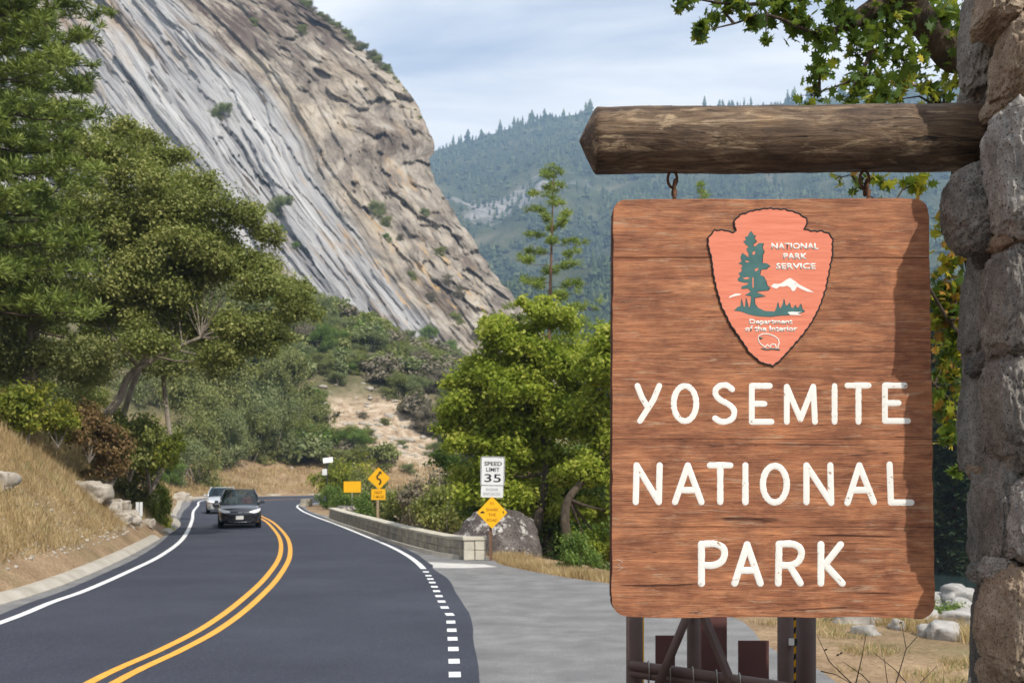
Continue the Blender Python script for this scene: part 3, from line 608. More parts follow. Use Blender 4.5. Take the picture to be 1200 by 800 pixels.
def blob_tree(seed):
    r = random.Random(seed); V = []; f = []
    for q in range(7):
        c = (r.uniform(-.35, .35), r.uniform(-.35, .35), r.uniform(.25, .75)); b = len(V)
        for d in ((1, 0, 0), (-1, 0, 0), (0, 1, 0), (0, -1, 0), (0, 0, 1), (0, 0, -1)): s = r.uniform(.16, .34); V.append(tuple(c[i]+d[i]*s for i in range(3)))
        f += [(b+i, b+j, b+k) for i, j, k in ((0, 2, 4), (2, 1, 4), (1, 3, 4), (3, 0, 4), (2, 0, 5), (1, 2, 5), (3, 1, 5), (0, 3, 5))]
    return np.array(V), np.array(f)
blobs_ = [blob_tree(k) for k in range(4)]
N = 26000; px = rng.uniform(380, 1350, N); s = rng.uniform(.10, .995, N)**.8
pt = mount_pt(px, s); dens = fbm(pt/np.array([150, 150, 150.]), 4, 61); dn = np.linalg.norm(pt-np.array(OUT), axis=1)
keep = (dens > -.24) & ((dn > 190) | (rng.random(N) < .22)); pt = pt[keep]; s_ = s[keep]
hs = rng.uniform(8, 17, len(pt))*np.where(rng.random(len(pt)) < .08, 1.5, 1); isb = (rng.random(len(pt)) < np.where(s_ < .72, .6, .12))
tag(link('forest', scatter('forest', conif, pt[~isb]-[0, 0, 1], hs[~isb], m_farfir)), 'blue green conifer forest covering the far mountainside', 'forest', kind='stuff')
tag(link('woodland', scatter('woodland', blobs_, pt[isb]-[0, 0, 2], hs[isb]*.62, m_farfir, 1.15)), 'rounded oak woodland mixed through the lower far mountainside', 'forest', kind='stuff')
# single conifers standing up on the skyline
far_me = [mesh_np('conifer_far', c[0], c[1], m_farfir) for c in [cone_tree(7, 4, 50+k) for k in range(4)]]
sk = np.r_[rng.uniform(520, 720, 26), rng.normal(612, 8, 12), rng.normal(648, 12, 18), rng.normal(690, 8, 12), rng.uniform(810, 1130, 50), rng.normal(930, 14, 18), rng.normal(860, 8, 8)]
for k, x in enumerate(sk):
    q = mount_pt(np.array([x]), np.array([.995]))[0]; h = (9+26*rng.random()**2.2)*(1.25 if x > 900 else 1)
    o = link('conifer', far_me[k % 4]); o.location = (q[0], q[1], q[2]-2); wd_ = rng.uniform(.8, 1.7); o.scale = (h*wd_, h*wd_, h); o.rotation_euler.z = k
    zs = 'left of the log end' if x < 690 else 'just above the log' ; tag(o, 'tiny dark conifer against the sky on the far ridge, '+zs, 'tree', 'skyline conifers '+zs)

# ------------------------------------------------------------------ foliage builders
def quads(C, nrm, L, W, rnd=rng):
    n = len(C); t = rnd.normal(size=(n, 3)); t -= (t*nrm).sum(1)[:, None]*nrm; t /= np.linalg.norm(t, axis=1)[:, None]+1e-9; b = np.cross(nrm, t)
    L = np.asarray(L).reshape(-1, 1); W = np.asarray(W).reshape(-1, 1)
    V = np.stack([C-t*L*.5, C+b*W*.5+t*L*.05, C+t*L*.5, C-b*W*.5+t*L*.05], 1); V[:, 1] += nrm*W*.18; V[:, 3] += nrm*W*.18
    return V.reshape(-1, 3), np.arange(n*4).reshape(-1, 4)
def unit(n): v = rng.normal(size=(n, 3)); return v/np.linalg.norm(v, axis=1)[:, None]
def crown(blobs, n, size, sub=9, subr=.42, asp=.6, flat=.8, outb=.5, fuzz=0):
    # leaf clumps set through the crown; gaps between clumps let the background through
    B = np.array([[*c, r] for c, r in blobs], float); wgt = B[:, 3]**2; wgt /= wgt.sum(); cl = []
    for c in B:
        d = unit(sub); d[:, 2] = np.abs(d[:, 2])*.9-.25*(rng.random(sub) < .5); rr = c[3]*rng.uniform(.25, 1.08, sub)[:, None]
        p = c[:3]+d*rr*np.array([1, 1, flat]); cl.append(np.c_[p, c[3]*subr*1.5*rng.uniform(.5, 1.2, sub), d])
    cl = np.vstack(cl); ww = cl[:, 3]**2; ww /= ww.sum(); k = rng.choice(len(cl), n, p=ww); q = cl[k]
    d = unit(n); r = q[:, 3]*np.clip(np.abs(rng.normal(.62, .30, n)), .05, 1.5); C = q[:, :3]+d*r[:, None]*np.array([1, 1, .8])
    nr = unit(n)*.75+d*outb+np.array([0, 0, .45]); nr /= np.linalg.norm(nr, axis=1)[:, None]
    L = size*rng.uniform(.6, 1.35, n); V, f = quads(C, nr, L, L*asp); return V, f, cl
def limbs(mb, base, ends, r0, seg=4, sag=.12, mid=None, n=6, seed=0):
    r = random.Random(seed); base = Vector(base)
    for e in ends:
        e = Vector(e); d = e-base; pts = []; rad = []; j = Vector((r.uniform(-1, 1), r.uniform(-1, 1), r.uniform(-.3, .8)))*d.length*.1
        for i in range(seg+1):
            t = i/seg; p = base+d*t+j*math.sin(t*math.pi)+Vector((0, 0, -sag*d.length*math.sin(t*math.pi)*.5)); pts.append(p); rad.append(max(r0*(1-t)**.8*.9, r0*.1))
        mb.tube(pts, rad, n, caps=False)
def tree(name, label, cat, trunk, trad, blobs, n, size, leaf, bark, group=None, sub=9, subr=.42, fork=None, asp=.6, flat=.8, twigs=2, loc=None):
    base = trunk[0]; t = thing(name, label, cat, tuple(base), group)
    V, f, cl = crown(blobs, n, size, sub, subr, asp, flat)
    V = V-np.array(base); link('crown', mesh_np('crown', V, f, leaf), t)
    mb = MB(); pts = catmull(trunk, 5); rr = np.interp(np.linspace(0, 1, len(pts)), np.linspace(0, 1, len(trad)), trad); mb.tube(pts, rr, 10)
    TP = np.array(pts)
    for k, (c, r) in enumerate(blobs):
        dd = np.linalg.norm(TP-np.array(c), axis=1)+np.where(TP[:, 2] > c[2]+.3*r, 3., 0); i = int(np.argmin(dd)); i = max(i, int(len(TP)*.45)); b0 = TP[i]; rb = rr[i]*.55
        limbs(mb, b0, [c], rb, 6, seed=k)
        own = cl[k*sub:(k+1)*sub]; limbs(mb, c, [tuple(q[:3]) for q in own[:twigs]], max(rb*.3, .012), 3, .05, n=4, seed=k+40)
    mb.build('trunk', bark, t); return t
def shrub_mesh(seed, leaf, n=2600, size=.085, rb=7, bark=m_barkg, hgt=.8, sub=7, subr=.36):      # about 1 m in radius, standing on z = 0
    r = random.Random(seed); bl = []
    for i in range(rb):
        a = r.uniform(0, 6.28); q = r.uniform(.1, .62); bl.append(((q*math.cos(a), q*math.sin(a), hgt*r.uniform(.05, .85)), r.uniform(.3, .48)))
    bl.append(((0, 0, hgt*.75), .5)); V, f, cl = crown(bl, n, size, sub, subr); V[:, 2] = np.maximum(V[:, 2], .01)
    me = mesh_np('shrub', V, f, leaf); me.materials.append(bark)
    mb = MB(); limbs(mb, (0, 0, -.15), [c for c, _ in bl], .035, 4, n=5, seed=seed)
    import bmesh
    bm = bmesh.new(); bm.from_mesh(me); t = mb.me('tmp', bark); nf = len(bm.faces); bm.from_mesh(t); bm.faces.ensure_lookup_table()
    for ff in bm.faces[nf:]: ff.material_index = 1; ff.smooth = True
    bm.to_mesh(me); bm.free(); bpy.data.meshes.remove(t); return me
def D_(px, py, R_, D, dd=0): p = P(px, py, D+dd); return (p, R_/F*D)

# ---- left: oak leaning over the bank
D0 = 39.
oak_bl = [(130, 190, 42), (175, 215, 46), (228, 250, 46), (288, 258, 32), (316, 280, 24), (200, 300, 52), (262, 322, 50), (318, 345, 44), (342, 372, 28), (283, 388, 40), (222, 388, 46), (160, 335, 52), (165, 405, 36), (105, 265, 52), (105, 355, 50), (330, 395, 28), (250, 420, 30), (240, 300, 46), (290, 310, 36), (200, 255, 40), (150, 260, 44), (205, 355, 50), (60, 300, 44), (130, 370, 44), (300, 410, 26), (345, 345, 24)]
tree('oak_tree', 'spreading dark green oak with pale leaning trunk on the left bank', 'tree',
     [P(94, 520, D0), P(112, 498, D0), P(138, 470, D0), P(152, 440, D0), P(185, 418, D0+.3), P(235, 395, D0)], [.2, .165, .14, .12, .09, .05],
     [D_(x, y, r, D0, rng.uniform(-1.5, 1.5)) for x, y, r in oak_bl], 150000, .115, m_oak, m_barkg, sub=13, subr=.34)
# second stem of the same oak clump reaching up
tree('oak_tree', 'second upright oak stem rising behind the leaning trunk on the left bank', 'tree',
     [P(140, 500, 42), P(160, 440, 42), P(205, 340, 42), P(216, 290, 42), P(200, 220, 42)], [.12, .11, .10, .08, .04],
     [D_(x, y, r, 42, rng.uniform(-1, 1)) for x, y, r in ((190, 190, 34), (160, 160, 30), (215, 225, 36), (245, 290, 40), (180, 260, 40), (150, 300, 40))], 38000, .12, m_oak, m_barkg, sub=12, subr=.34)
# ---- left edge: pines and paler trees further up the bank
def pine(name, label, base, h, lean, rad, mat, bark, n_br, spread, tuft, ntuft, z_first=.25, group=None, seed=0, droop=-.1, top=.25, L=.26):
    r = random.Random(seed); t = thing(name, label, 'tree', base, group); mb = MB(); b = Vector(base)
    tp = lambda s: b+Vector((lean[0]*s, lean[1]*s, h*s)); mb.tube([tp(i/8) for i in range(9)], [rad*(1-.93*i/8) for i in range(9)], 9)
    cs = []
    for k in range(n_br):
        s_ = z_first+(1-z_first)*(k+r.random())/n_br; a = k*2.4+r.uniform(-.5, .5); Lb = spread*((1-s_)/(1-z_first))**.65*r.uniform(.55, 1.1)+spread*top*.4
        p0 = tp(s_); dr = Vector((math.cos(a), math.sin(a), droop+.35*s_)); p1 = p0+dr*Lb; pm = p0+dr*Lb*.55+Vector((0, 0, -Lb*.06)); mb.tube([p0, pm, p1], [rad*.22*(1.1-s_), rad*.12*(1.1-s_), .008], 5, caps=False)
        for j in range(max(2, int(ntuft*Lb/spread))):
            f_ = r.uniform(.35, 1.05); q = p0.lerp(p1, f_)+Vector((r.uniform(-1, 1), r.uniform(-1, 1), r.uniform(-.4, .6)))*Lb*.2*f_; cs.append((q.x, q.y, q.z))
    for j in range(5): q = tp(1-j*.02); cs.append((q.x, q.y, q.z))
    C = np.repeat(np.array(cs), tuft, 0); d = unit(len(C)); d[:, 2] = d[:, 2]*.7+.25; C = C+d*L*rng.uniform(.3, 1.1, len(C))[:, None]
    nr = np.cross(d, unit(len(C))); nr /= np.linalg.norm(nr, axis=1)[:, None]+1e-9; tt = d/np.linalg.norm(d, axis=1)[:, None]; bb = np.cross(nr, tt); Ln_ = L*rng.uniform(.7, 1.2, len(C))[:, None]; W_ = Ln_*.10
    V = np.stack([C-tt*Ln_*.5, C+bb*W_, C+tt*Ln_*.5, C-bb*W_], 1).reshape(-1, 3)-np.array(base)
    link('crown', mesh_np('crown', V, np.arange(len(V)).reshape(-1, 4), mat), t); mb.build('trunk', bark, t); return t
pine('pine_tree', 'tall dark pine at the left edge of the picture above the bank', (-16.6, 34, tz(-16.6, 34)), 21, (.6, .4), .3, m_pine, m_bark, 130, 4.0, 46, 26, .12, seed=3, L=.27)
pine('pine_tree', 'pine with brownish needles behind the oak near the left edge', (-19.5, 46, tz(-19.5, 46)), 19, (.8, 0), .3, m_pine, m_bark, 110, 4.4, 44, 24, .15, seed=5, L=.28)
tree('broadleaf_tree', 'pale olive leafy tree low at the left edge above the dry grass', 'tree', [P(30, 480, 37), P(32, 430, 37), P(40, 330, 37)], [.16, .13, .06],
     [D_(x, y, r, 37, rng.uniform(-1, 1)) for x, y, r in ((30, 320, 50), (0, 370, 50), (60, 370, 45), (20, 425, 42), (75, 425, 36), (110, 420, 34), (-40, 400, 50), (-30, 310, 50))], 70000, .10, m_olive, m_barkg, sub=12)
tree('broadleaf_tree', 'grey green tree behind the oak with light showing through its top', 'tree', [P(200, 520, 52), P(190, 430, 52), P(180, 300, 52)], [.12, .10, .06],
     [D_(x, y, r, 52, rng.uniform(-1, 1)) for x, y, r in ((160, 175, 24), (130, 160, 22), (100, 190, 34), (60, 250, 44), (20, 280, 44), (200, 330, 50), (140, 380, 50), (90, 300, 44), (180, 430, 46), (235, 400, 40), (60, 350, 50), (0, 400, 50), (100, 440, 46), (270, 430, 36))], 60000, .14, m_olive, m_barkg, sub=10)
# ---- low shrubs on the bank
def bank_shrub(label, px, py, rpx, D, mat, seed, hs=1.0, size=.085, n=5200, rb=8):
    x, y, z = P(px, py, D); z = tz(x, y)-.1 if z is None else z; r = rpx/F*D*1.15; o = link('shrub', shrub_mesh(seed, mat, n, size, rb)); o.location = (x, y, z-r*hs); o.scale = (r, r, r*hs*1.25); o.rotation_euler.z = seed
    tag(o, label, 'shrub'); return o
bank_shrub('bright yellow green shrub above the dry grass at the left edge', 25, 460, 52, 35, m_ylw, 1)
bank_shrub('small yellow green shrub with the darker shrub at its right, above the grass', 68, 478, 34, 36, m_ylw, 2)
bank_shrub('russet leaved shrub at the foot of the leaning oak trunk', 104, 484, 42, 37.6, m_red, 3)
bank_shrub('dark olive shrub under the oak crown right of its trunk', 152, 492, 52, 40, m_oak, 4)
bank_shrub('rusty shrub right of the pale boulder on the bank', 132, 522, 34, 38.5, m_red, 5)
bank_shrub('bright green leafy shrub hanging down to the kerb', 176, 508, 46, 42, m_ylw, 6, 1.1)
bank_shrub('low green shrub touching the kerb end below the hanging shrub', 186, 572, 25, 45, m_ylw, 7, 1.9)
bank_shrub('brown green shrub behind the white marker post', 160, 556, 36, 42.5, m_olive, 8)
# ---- brush across the road at the foot of the far hill and up its slope
vm = {}
for k, (nm, mt) in enumerate((('olive', m_olive), ('grey', m_grey), ('green', m_bush), ('purple', m_purp), ('yellow', m_ylw), ('oak', m_oak))):
    vm[nm] = [shrub_mesh(20+k*3+j, mt, 17000, .036, 10, hgt=.9, sub=11, subr=.27) for j in range(2)]
cnt = 0
def hill_shrub(px, D, rm, kind, label, group, hs=1.0, name='shrub'):
    global cnt
    x = (px-600)/F*D; z = tz(x, D); o = link(name, vm[kind][cnt % 2]); cnt += 1; o.location = (x, D, z-.15*rm); o.scale = (rm, rm, rm*hs); o.rotation_euler.z = cnt*1.3
    tag(o, label, name.replace('_', ' ') if name != 'shrub' else 'shrub', group); return o
for px, D, rm, kd, hs in ((205, 113, 4.2, 'grey', 1.5), (235, 121, 5, 'olive', 1.7), (262, 131, 4.6, 'grey', 1.8), (215, 130, 6, 'olive', 1.9), (290, 138, 4.8, 'olive', 1.5), (315, 141, 5.2, 'grey', 1.6), (345, 144, 4.8, 'oak', 1.3), (366, 150, 4.4, 'olive', 1.2),
                         (330, 152, 6, 'olive', 1.7), (300, 150, 7, 'grey', 1.8), (265, 145, 7, 'olive', 1.9), (240, 150, 7, 'grey', 2), (225, 165, 8, 'olive', 1.8), (190, 140, 6, 'grey', 1.9)):
    hill_shrub(px, D, rm, kd, 'tall grey green brush in the dense bank of it behind the far bend', 'tall brush behind the far bend', hs)
r_ = random.Random(11); n_obj = 0; mass = []
for k in range(620):
    D = r_.uniform(140, 262); px = r_.uniform(225, 640)
    x = (px-600)/F*D; z = tz(x, D); 
    if z < 2.5: continue
    yi = HY-(z-CH)/D*F
    # bare earth scar stays open
    if ((px-375)/165 > 0) and ((px-375)/175 < 1) and abs(yi-(470+(px-385)*.62)) < 34 and D < 205 and r_.random() < .97: continue
    kd = r_.choice(['olive', 'grey', 'olive', 'purple', 'green', 'oak']) if px < 430 else r_.choice(['purple', 'grey', 'olive', 'purple', 'oak'])
    rm_ = r_.uniform(1.9, 4.6)*(1.15 if D > 200 else 1)
    if D > 196 or n_obj > 135: mass.append((x, D, z, rm_, kd)); continue
    n_obj += 1; zone = ' on the left' if px < 370 else (' above the bare patch' if yi < 470+(px-385)*.62 else ' low down') if px < 520 else ' far right'
    hill_shrub(px, D, rm_, kd, {'olive': 'olive green brush on the hillside below the cliff', 'grey': 'grey green brush on the hillside below the cliff', 'green': 'fresh green bush on the hillside below the cliff', 'purple': 'bare greyish brush on the hillside below the cliff', 'oak': 'dark green oak brush on the hillside below the cliff'}[kd]+zone, 'brush on the hillside below the cliff: '+kd+zone, r_.uniform(.8, 1.25))
for kd in ('olive', 'grey', 'purple', 'green', 'oak'):
    q = [m_ for m_ in mass if m_[4] == kd]
    if not q: continue
    bl_, bf_, _c = crown([((.35*math.cos(a_), .35*math.sin(a_), .5), .42) for a_ in (0, 1.3, 2.6, 3.9, 5.2)]+[((0, 0, .7), .5)], 1100, .15, 8, .36)
    tag(link('brush', scatter('brush', [(bl_, bf_)], np.array([[a[0], a[1], a[2]-.2*a[3]] for a in q]), np.array([a[3] for a in q]), {'olive': m_olive, 'grey': m_grey, 'purple': m_purp, 'green': m_bush, 'oak': m_oak}[kd])), {'olive': 'olive', 'grey': 'grey green', 'purple': 'bare greyish', 'green': 'fresh green', 'oak': 'dark green'}[kd]+' brush covering the upper hillside just below the cliff', 'brush', kind='stuff')
hill_shrub(408, 222, 5.0, 'green', 'round bright green bush just under the foot of the grey slab', None, 1.2)
for px, D, rm, kd in ((402, 130, 3.8, 'yellow'), (392, 140, 4.4, 'olive'), (424, 142, 3.4, 'yellow'), (450, 141, 2.2, 'olive'), (512, 150, 3.2, 'grey'), (540, 152, 5, 'oak'), (418, 134, 3, 'green'), (562, 160, 5, 'olive'), (480, 142, 2, 'grey'), (412, 146, 4.2, 'yellow'), (430, 150, 3.4, 'olive'), (506, 160, 4, 'oak'), (522, 152, 4, 'olive'), (500, 172, 4, 'grey'), (530, 165, 4.5, 'grey'), (376, 168, 4, 'olive'), (388, 174, 3.6, 'grey'), (400, 180, 3.4, 'oak'), (415, 186, 3.6, 'olive'), (372, 158, 3.4, 'green'), (384, 166, 4.0, 'olive'), (396, 164, 3.4, 'grey'), (408, 169, 4.2, 'olive'), (420, 171, 3.6, 'oak'), (432, 173, 4.0, 'grey'), (402, 172, 4.0, 'green'), (446, 172, 3.4, 'purple'), (464, 168, 2.6, 'olive'), (425, 158, 1.6, 'purple'), (452, 156, 1.8, 'olive'), (470, 150, 1.6, 'grey'), (440, 190, 3.6, 'purple'), (460, 186, 3, 'olive')):
    hill_shrub(px, D, rm*.72, kd, {'olive': 'olive', 'grey': 'grey green', 'yellow': 'yellow green', 'green': 'fresh green', 'oak': 'dark green', 'purple': 'bare greyish'}[kd]+(' brush low on the slope behind the yellow signs' if D < 155 else ' brush around the bare patch on the slope'), 'brush near the bare patch: '+kd+(' low' if D < 155 else ' high'), .95)
mr = random.Random(31)
for k in range(62):
    D = mr.uniform(46, 112); px = mr.uniform(-120, 235); x = (px-600)/F*D; d_ = float(sdist(np.array([[x, D]]), KLs)[0])
    if d_ < (5.5 if D < 60 else 3.0): continue
    hill_shrub(px, D, mr.uniform(1.3, 2.6), mr.choice(['olive', 'grey', 'oak', 'green', 'oak', 'yellow', 'olive']), 'brush on the slope under the trees at the left edge' if px < 60 else 'brush on the slope behind the leaning oak', 'brush behind the left trees'+(' edge' if px < 60 else ' oak'), mr.uniform(1.0, 1.6))
# brush and small trees standing on the cliff itself
for k, (px, py, rm, kd) in enumerate(((262, 135, 5.2, 'grey'), (445, 250, 4.2, 'grey'), (452, 262, 3, 'olive'), (452, 282, 2.2, 'green'), (515, 298, 3, 'olive'), (482, 325, 2.4, 'oak'), (330, 245, 6, 'grey'), (330, 272, 2, 'green'), (347, 290, 2, 'green'), (500, 252, 2.4, 'grey'), (472, 240, 2, 'purple'), (540, 345, 3, 'purple'), (505, 350, 3, 'purple'), (525, 330, 2.4, 'purple'), (500, 395, 4, 'green'), (525, 415, 4.5, 'green'), (560, 395, 3, 'purple'), (460, 395, 3, 'olive'), (478, 398, 3.4, 'grey'), (497, 405, 3, 'oak'), (470, 280, 2, 'purple'), (535, 375, 3, 'oak'), (355, 38, 3, 'oak'), (300, 30, 3, 'oak'))):
    q = cliff_at(px, py); o = link('shrub', vm[kd][k % 2]); o.location = (q.x, q.y-1, q.z-rm*.5); o.scale = (rm, rm, rm*1.3); zn = 'near the foot' if py > 370 else 'on the pale slab' if px < 350 else 'high on the brown part' if py < 60 else 'on the right part'; tag(o, '%s shrub rooted on a ledge %s of the granite cliff' % ({'grey': 'grey green', 'olive': 'olive', 'green': 'bright green', 'oak': 'dark green', 'purple': 'brownish'}[kd], zn), 'shrub', 'cliff shrubs '+kd+' '+zn)
for k in range(46):
    py = -10+k*3.6; j = int(round((py+170)/2.1)); px = cliffX[j, -1]; q = Vector(cliffV[j, -3])
    rm = random.Random(k).uniform(1.6, 3.8)*(1 if py < 90 else .55)
    if py > 100 and k % 3: continue
    o = link('shrub', vm[('oak', 'purple', 'grey')[k % 3]][k % 2]); o.location = (q.x-.5, q.y+1, q.z-rm*.1); o.scale = (rm, rm, rm*1.2); tag(o, 'small dark shrub on the skyline edge of the cliff', 'shrub', 'shrubs along the cliff crest')

# ---- centre: bright green tree and its darker neighbours
D1 = 35.
bt = [(604, 400, 36), (642, 378, 30), (572, 432, 34), (560, 482, 38), (540, 522, 26), (606, 462, 46), (650, 432, 40), (690, 425, 38), (622, 540, 44), (574, 552, 34), (678, 500, 46), (620, 362, 16), (585, 385, 20), (545, 455, 24), (596, 505, 40), (636, 500, 44), (560, 575, 34), (600, 585, 36), (640, 590, 36), (530, 500, 22), (585, 445, 36), (665, 470, 36), (625, 415, 34)]
tree('broadleaf_tree', 'bright yellow green leafy tree behind the speed limit sign', 'tree', [(.45, 33.5, -1.2), P(622, 640, 33.7), P(632, 600, 34), P(640, 540, 34.5), P(625, 450, 35)], [.2, .17, .14, .1, .05],
     [D_(x, y, r, D1, rng.uniform(-.8, .8)) for x, y, r in bt], 120000, .135, m_fresh, m_bark, sub=13, subr=.34)
tree('broadleaf_tree', 'second bright green tree partly behind the wooden park sign', 'tree', [(2.2, 31, -2.2), P(662, 610, 31.5), P(685, 560, 32), P(735, 500, 32.5)], [.15, .13, .09, .04],
     [D_(x, y, r, 33, rng.uniform(-.8, .8)) for x, y, r in ((720, 440, 42), (700, 560, 42), (738, 520, 46), (752, 600, 46), (775, 455, 46), (690, 600, 26), (665, 560, 28), (800, 540, 50), (770, 400, 40), (700, 490, 40), (725, 400, 30), (690, 640, 30), (720, 650, 36))], 66000, .14, m_fresh, m_bark, sub=12, subr=.34)
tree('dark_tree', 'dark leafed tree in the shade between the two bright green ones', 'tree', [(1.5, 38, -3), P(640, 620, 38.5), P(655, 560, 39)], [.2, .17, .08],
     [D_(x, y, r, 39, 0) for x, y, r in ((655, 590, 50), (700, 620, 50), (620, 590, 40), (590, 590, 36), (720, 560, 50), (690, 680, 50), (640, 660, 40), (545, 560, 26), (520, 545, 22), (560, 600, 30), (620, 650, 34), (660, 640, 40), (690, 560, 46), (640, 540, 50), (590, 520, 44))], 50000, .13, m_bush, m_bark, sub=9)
pine('pine_tree', 'slender tall pine with sparse tufted branches above the bright green tree', (P(636, 640, 78)[0], 78, -4), 27.3, (.75, 0), .30, m_pineb, m_barkr, 44, 3.9, 44, 12, .42, seed=19, L=.36, top=.3)
pine('pine_tree', 'pine top showing in the gap between the log and the sign board', (P(822, 600, 84)[0], 84, -4), 27.6, (0, 0), .30, m_pineb, m_barkr, 34, 3.4, 36, 10, .5, seed=23, L=.34)
# shrubs, boulder
def boulder(name, label, cat, loc, dim, mat, seed, sub=4, amp=.22, group=None, rot=0, sq=.75, parent=None, fine=.03, me_only=False):
    import bmesh
    bm = bmesh.new(); bmesh.ops.create_icosphere(bm, subdivisions=sub, radius=1)
    C = np.array([v.co[:] for v in bm.verts]); q = np.sign(C)*np.abs(C)**sq; q /= np.max(np.abs(q), axis=0)
    n = fbm(C*1.1+seed*7.7, 3, seed)*amp*1.3+fbm(C*3.1+seed, 3, seed+1)*amp*.45+fbm(C*9+seed, 3, seed+2)*fine-np.clip(.10-np.abs(fbm(C*2.3+seed*3.1, 3, seed+5)), 0, 1)*amp*1.6; q = q*(1+n)[:, None]*np.array(dim)
    for v, c in zip(bm.verts, q): v.co = c
    for f in bm.faces: f.smooth = True
    me = bpy.data.meshes.new(name); bm.to_mesh(me); bm.free(); me.materials.append(mat)
    if me_only: return me
    o = link(name, me, parent); o.rotation_euler.z = rot
    o.location = loc if parent is None else Vector(loc)-ORI[parent]
    if parent is None: tag(o, label, cat, group)
    return o
boulder('boulder', 'big dark boulder patched with white lichen behind the speed limit sign', 'boulder', (-.52, 32.8, -.15), (1.42, 1.3, 1.32), m_boulder, 5, 5, .20, sq=.98, fine=.03)
o = link('shrub', shrub_mesh(61, m_bush, 6000, .07)); o.location = (1.55, 26.2, -.25); o.scale = (.72, .72, 1.15); tag(o, 'small rounded green bush at the edge of the pullout left of the sign', 'shrub')
o = link('shrub', shrub_mesh(62, m_bush, 6500, .06)); o.location = (-12.1, 75, -.1); o.scale = (1.05, 1.05, 1.75); tag(o, 'dense dark green bush at the far end of the stone wall', 'shrub')
for k, (px, D, r, kd, hs) in enumerate(((425, 62, 1.3, m_bush, 1.1), (405, 68, 1.2, m_bush, 1.2), (455, 56, 1.4, m_olive, 1.2), (475, 52, 1.7, m_oak, 1.3), (500, 50, 1.8, m_purp, 1.4), (522, 46, 1.8, m_oak, 1.3), (411, 82, 2.9, m_ylw, 1.4), (434, 78, 2.4, m_olive, 1.4), (396, 86, 1.7, m_bush, 1.3), (456, 74, 2.0, m_ylw, 1.2), (490, 60, 1.6, m_oak, 1.2), (455, 70, 1.9, m_purp, 1.1), (520, 56, 2.0, m_oak, 1.3), (430, 80, 2.2, m_olive, 1.2), (548, 50, 1.8, m_oak, 1.5), (470, 85, 1.8, m_olive, 1.0), (505, 80, 2.0, m_oak, 1.1))):
    x = (px-600)/F*D; o = link('shrub', shrub_mesh(70+k, kd, 4200, .075)); o.location = (x, D, tz(x, D)-.2); o.scale = (r, r, r*hs*1.1); o.rotation_euler.z = k
    kn = {m_bush.name: 'green', m_olive.name: 'olive', m_oak.name: 'dark green', m_purp.name: 'bare greyish', m_ylw.name: 'yellow green'}[kd.name]; tag(o, '%s shrub %s the wall, %s' % (kn, 'close behind' if D < 57 else 'further back behind', 'left of the winding road sign' if px < 440 else 'between the winding road sign and the boulder'), 'shrub', '%s shrubs behind the stone wall' % kn)
for k, (px, py, D, s) in enumerate(((104, 546, 37, .46), (-4, 572, 27, .3), (130, 600, 37.5, .30), (148, 606, 38, .30), (138, 590, 39, .27), (155, 594, 39.5, .24), (212, 571, 97, .75), (408, 590, 63, .5), (143, 620, 37, .25), (172, 612, 41, .22))):
    x, y, z = P(px, py, D); z = tz(x, y)+s*.22; boulder('rock', ['pale grey boulder half buried at the top of the dry grass bank', 'pale rock at the left edge of the picture on the bank', 'larger pale rock on the bank left of the white marker', 'pale rock just left of the white marker', 'flat topped pale rock behind the white marker', 'small rock behind the white marker on the bank', 'white boulder standing beside the far bend of the kerb', 'grey rock behind the far end of the stone wall', 'small stone low on the bank above the kerb', 'small stone near the kerb end on the bank'][k], 'rock', (x, y, z), (s*1.3, s*.9, s*.85), m_rock[1], 80+k, 4, .42, sq=.62, fine=.05)

pr = np.random.default_rng(3); peb = [boulder('pebble', '', '', (0, 0, 0), (1, .8, .6), m_rock[1], 400+k_, 1, .3, me_only=True) for k_ in range(3)]
kk_ = resample(KLc, .25); kk_ = kk_[(kk_[:, 1] > 12) & (kk_[:, 1] < 45)]; nk_ = normals2(kk_); ii_ = pr.integers(0, len(kk_), 900); pq = kk_[ii_]+nk_[ii_]*(.62+pr.exponential(.8, 900))[:, None]; Vp = np.array([v.co[:] for v in peb[0].vertices]); Fp = np.array([p_.vertices[:] for p_ in peb[0].polygons])
tag(link('pebbles', scatter('pebbles', [(Vp, Fp)], np.c_[pq, terrain(pq)], pr.uniform(.015, .06, 900), m_rock[1])), 'small stones and gravel along the foot of the left bank', 'gravel', kind='stuff')
sc_p = np.c_[pr.normal(-16, 6.5, 420), pr.normal(154, 5.5, 420)]; tag(link('scree', scatter('scree', [(Vp, Fp)], np.c_[sc_p, terrain(sc_p)], .1+.55*pr.random(420)**3, m_rock[1])), 'broken pale rock lying on the bare eroded patch of the far slope', 'rocks', kind='stuff')
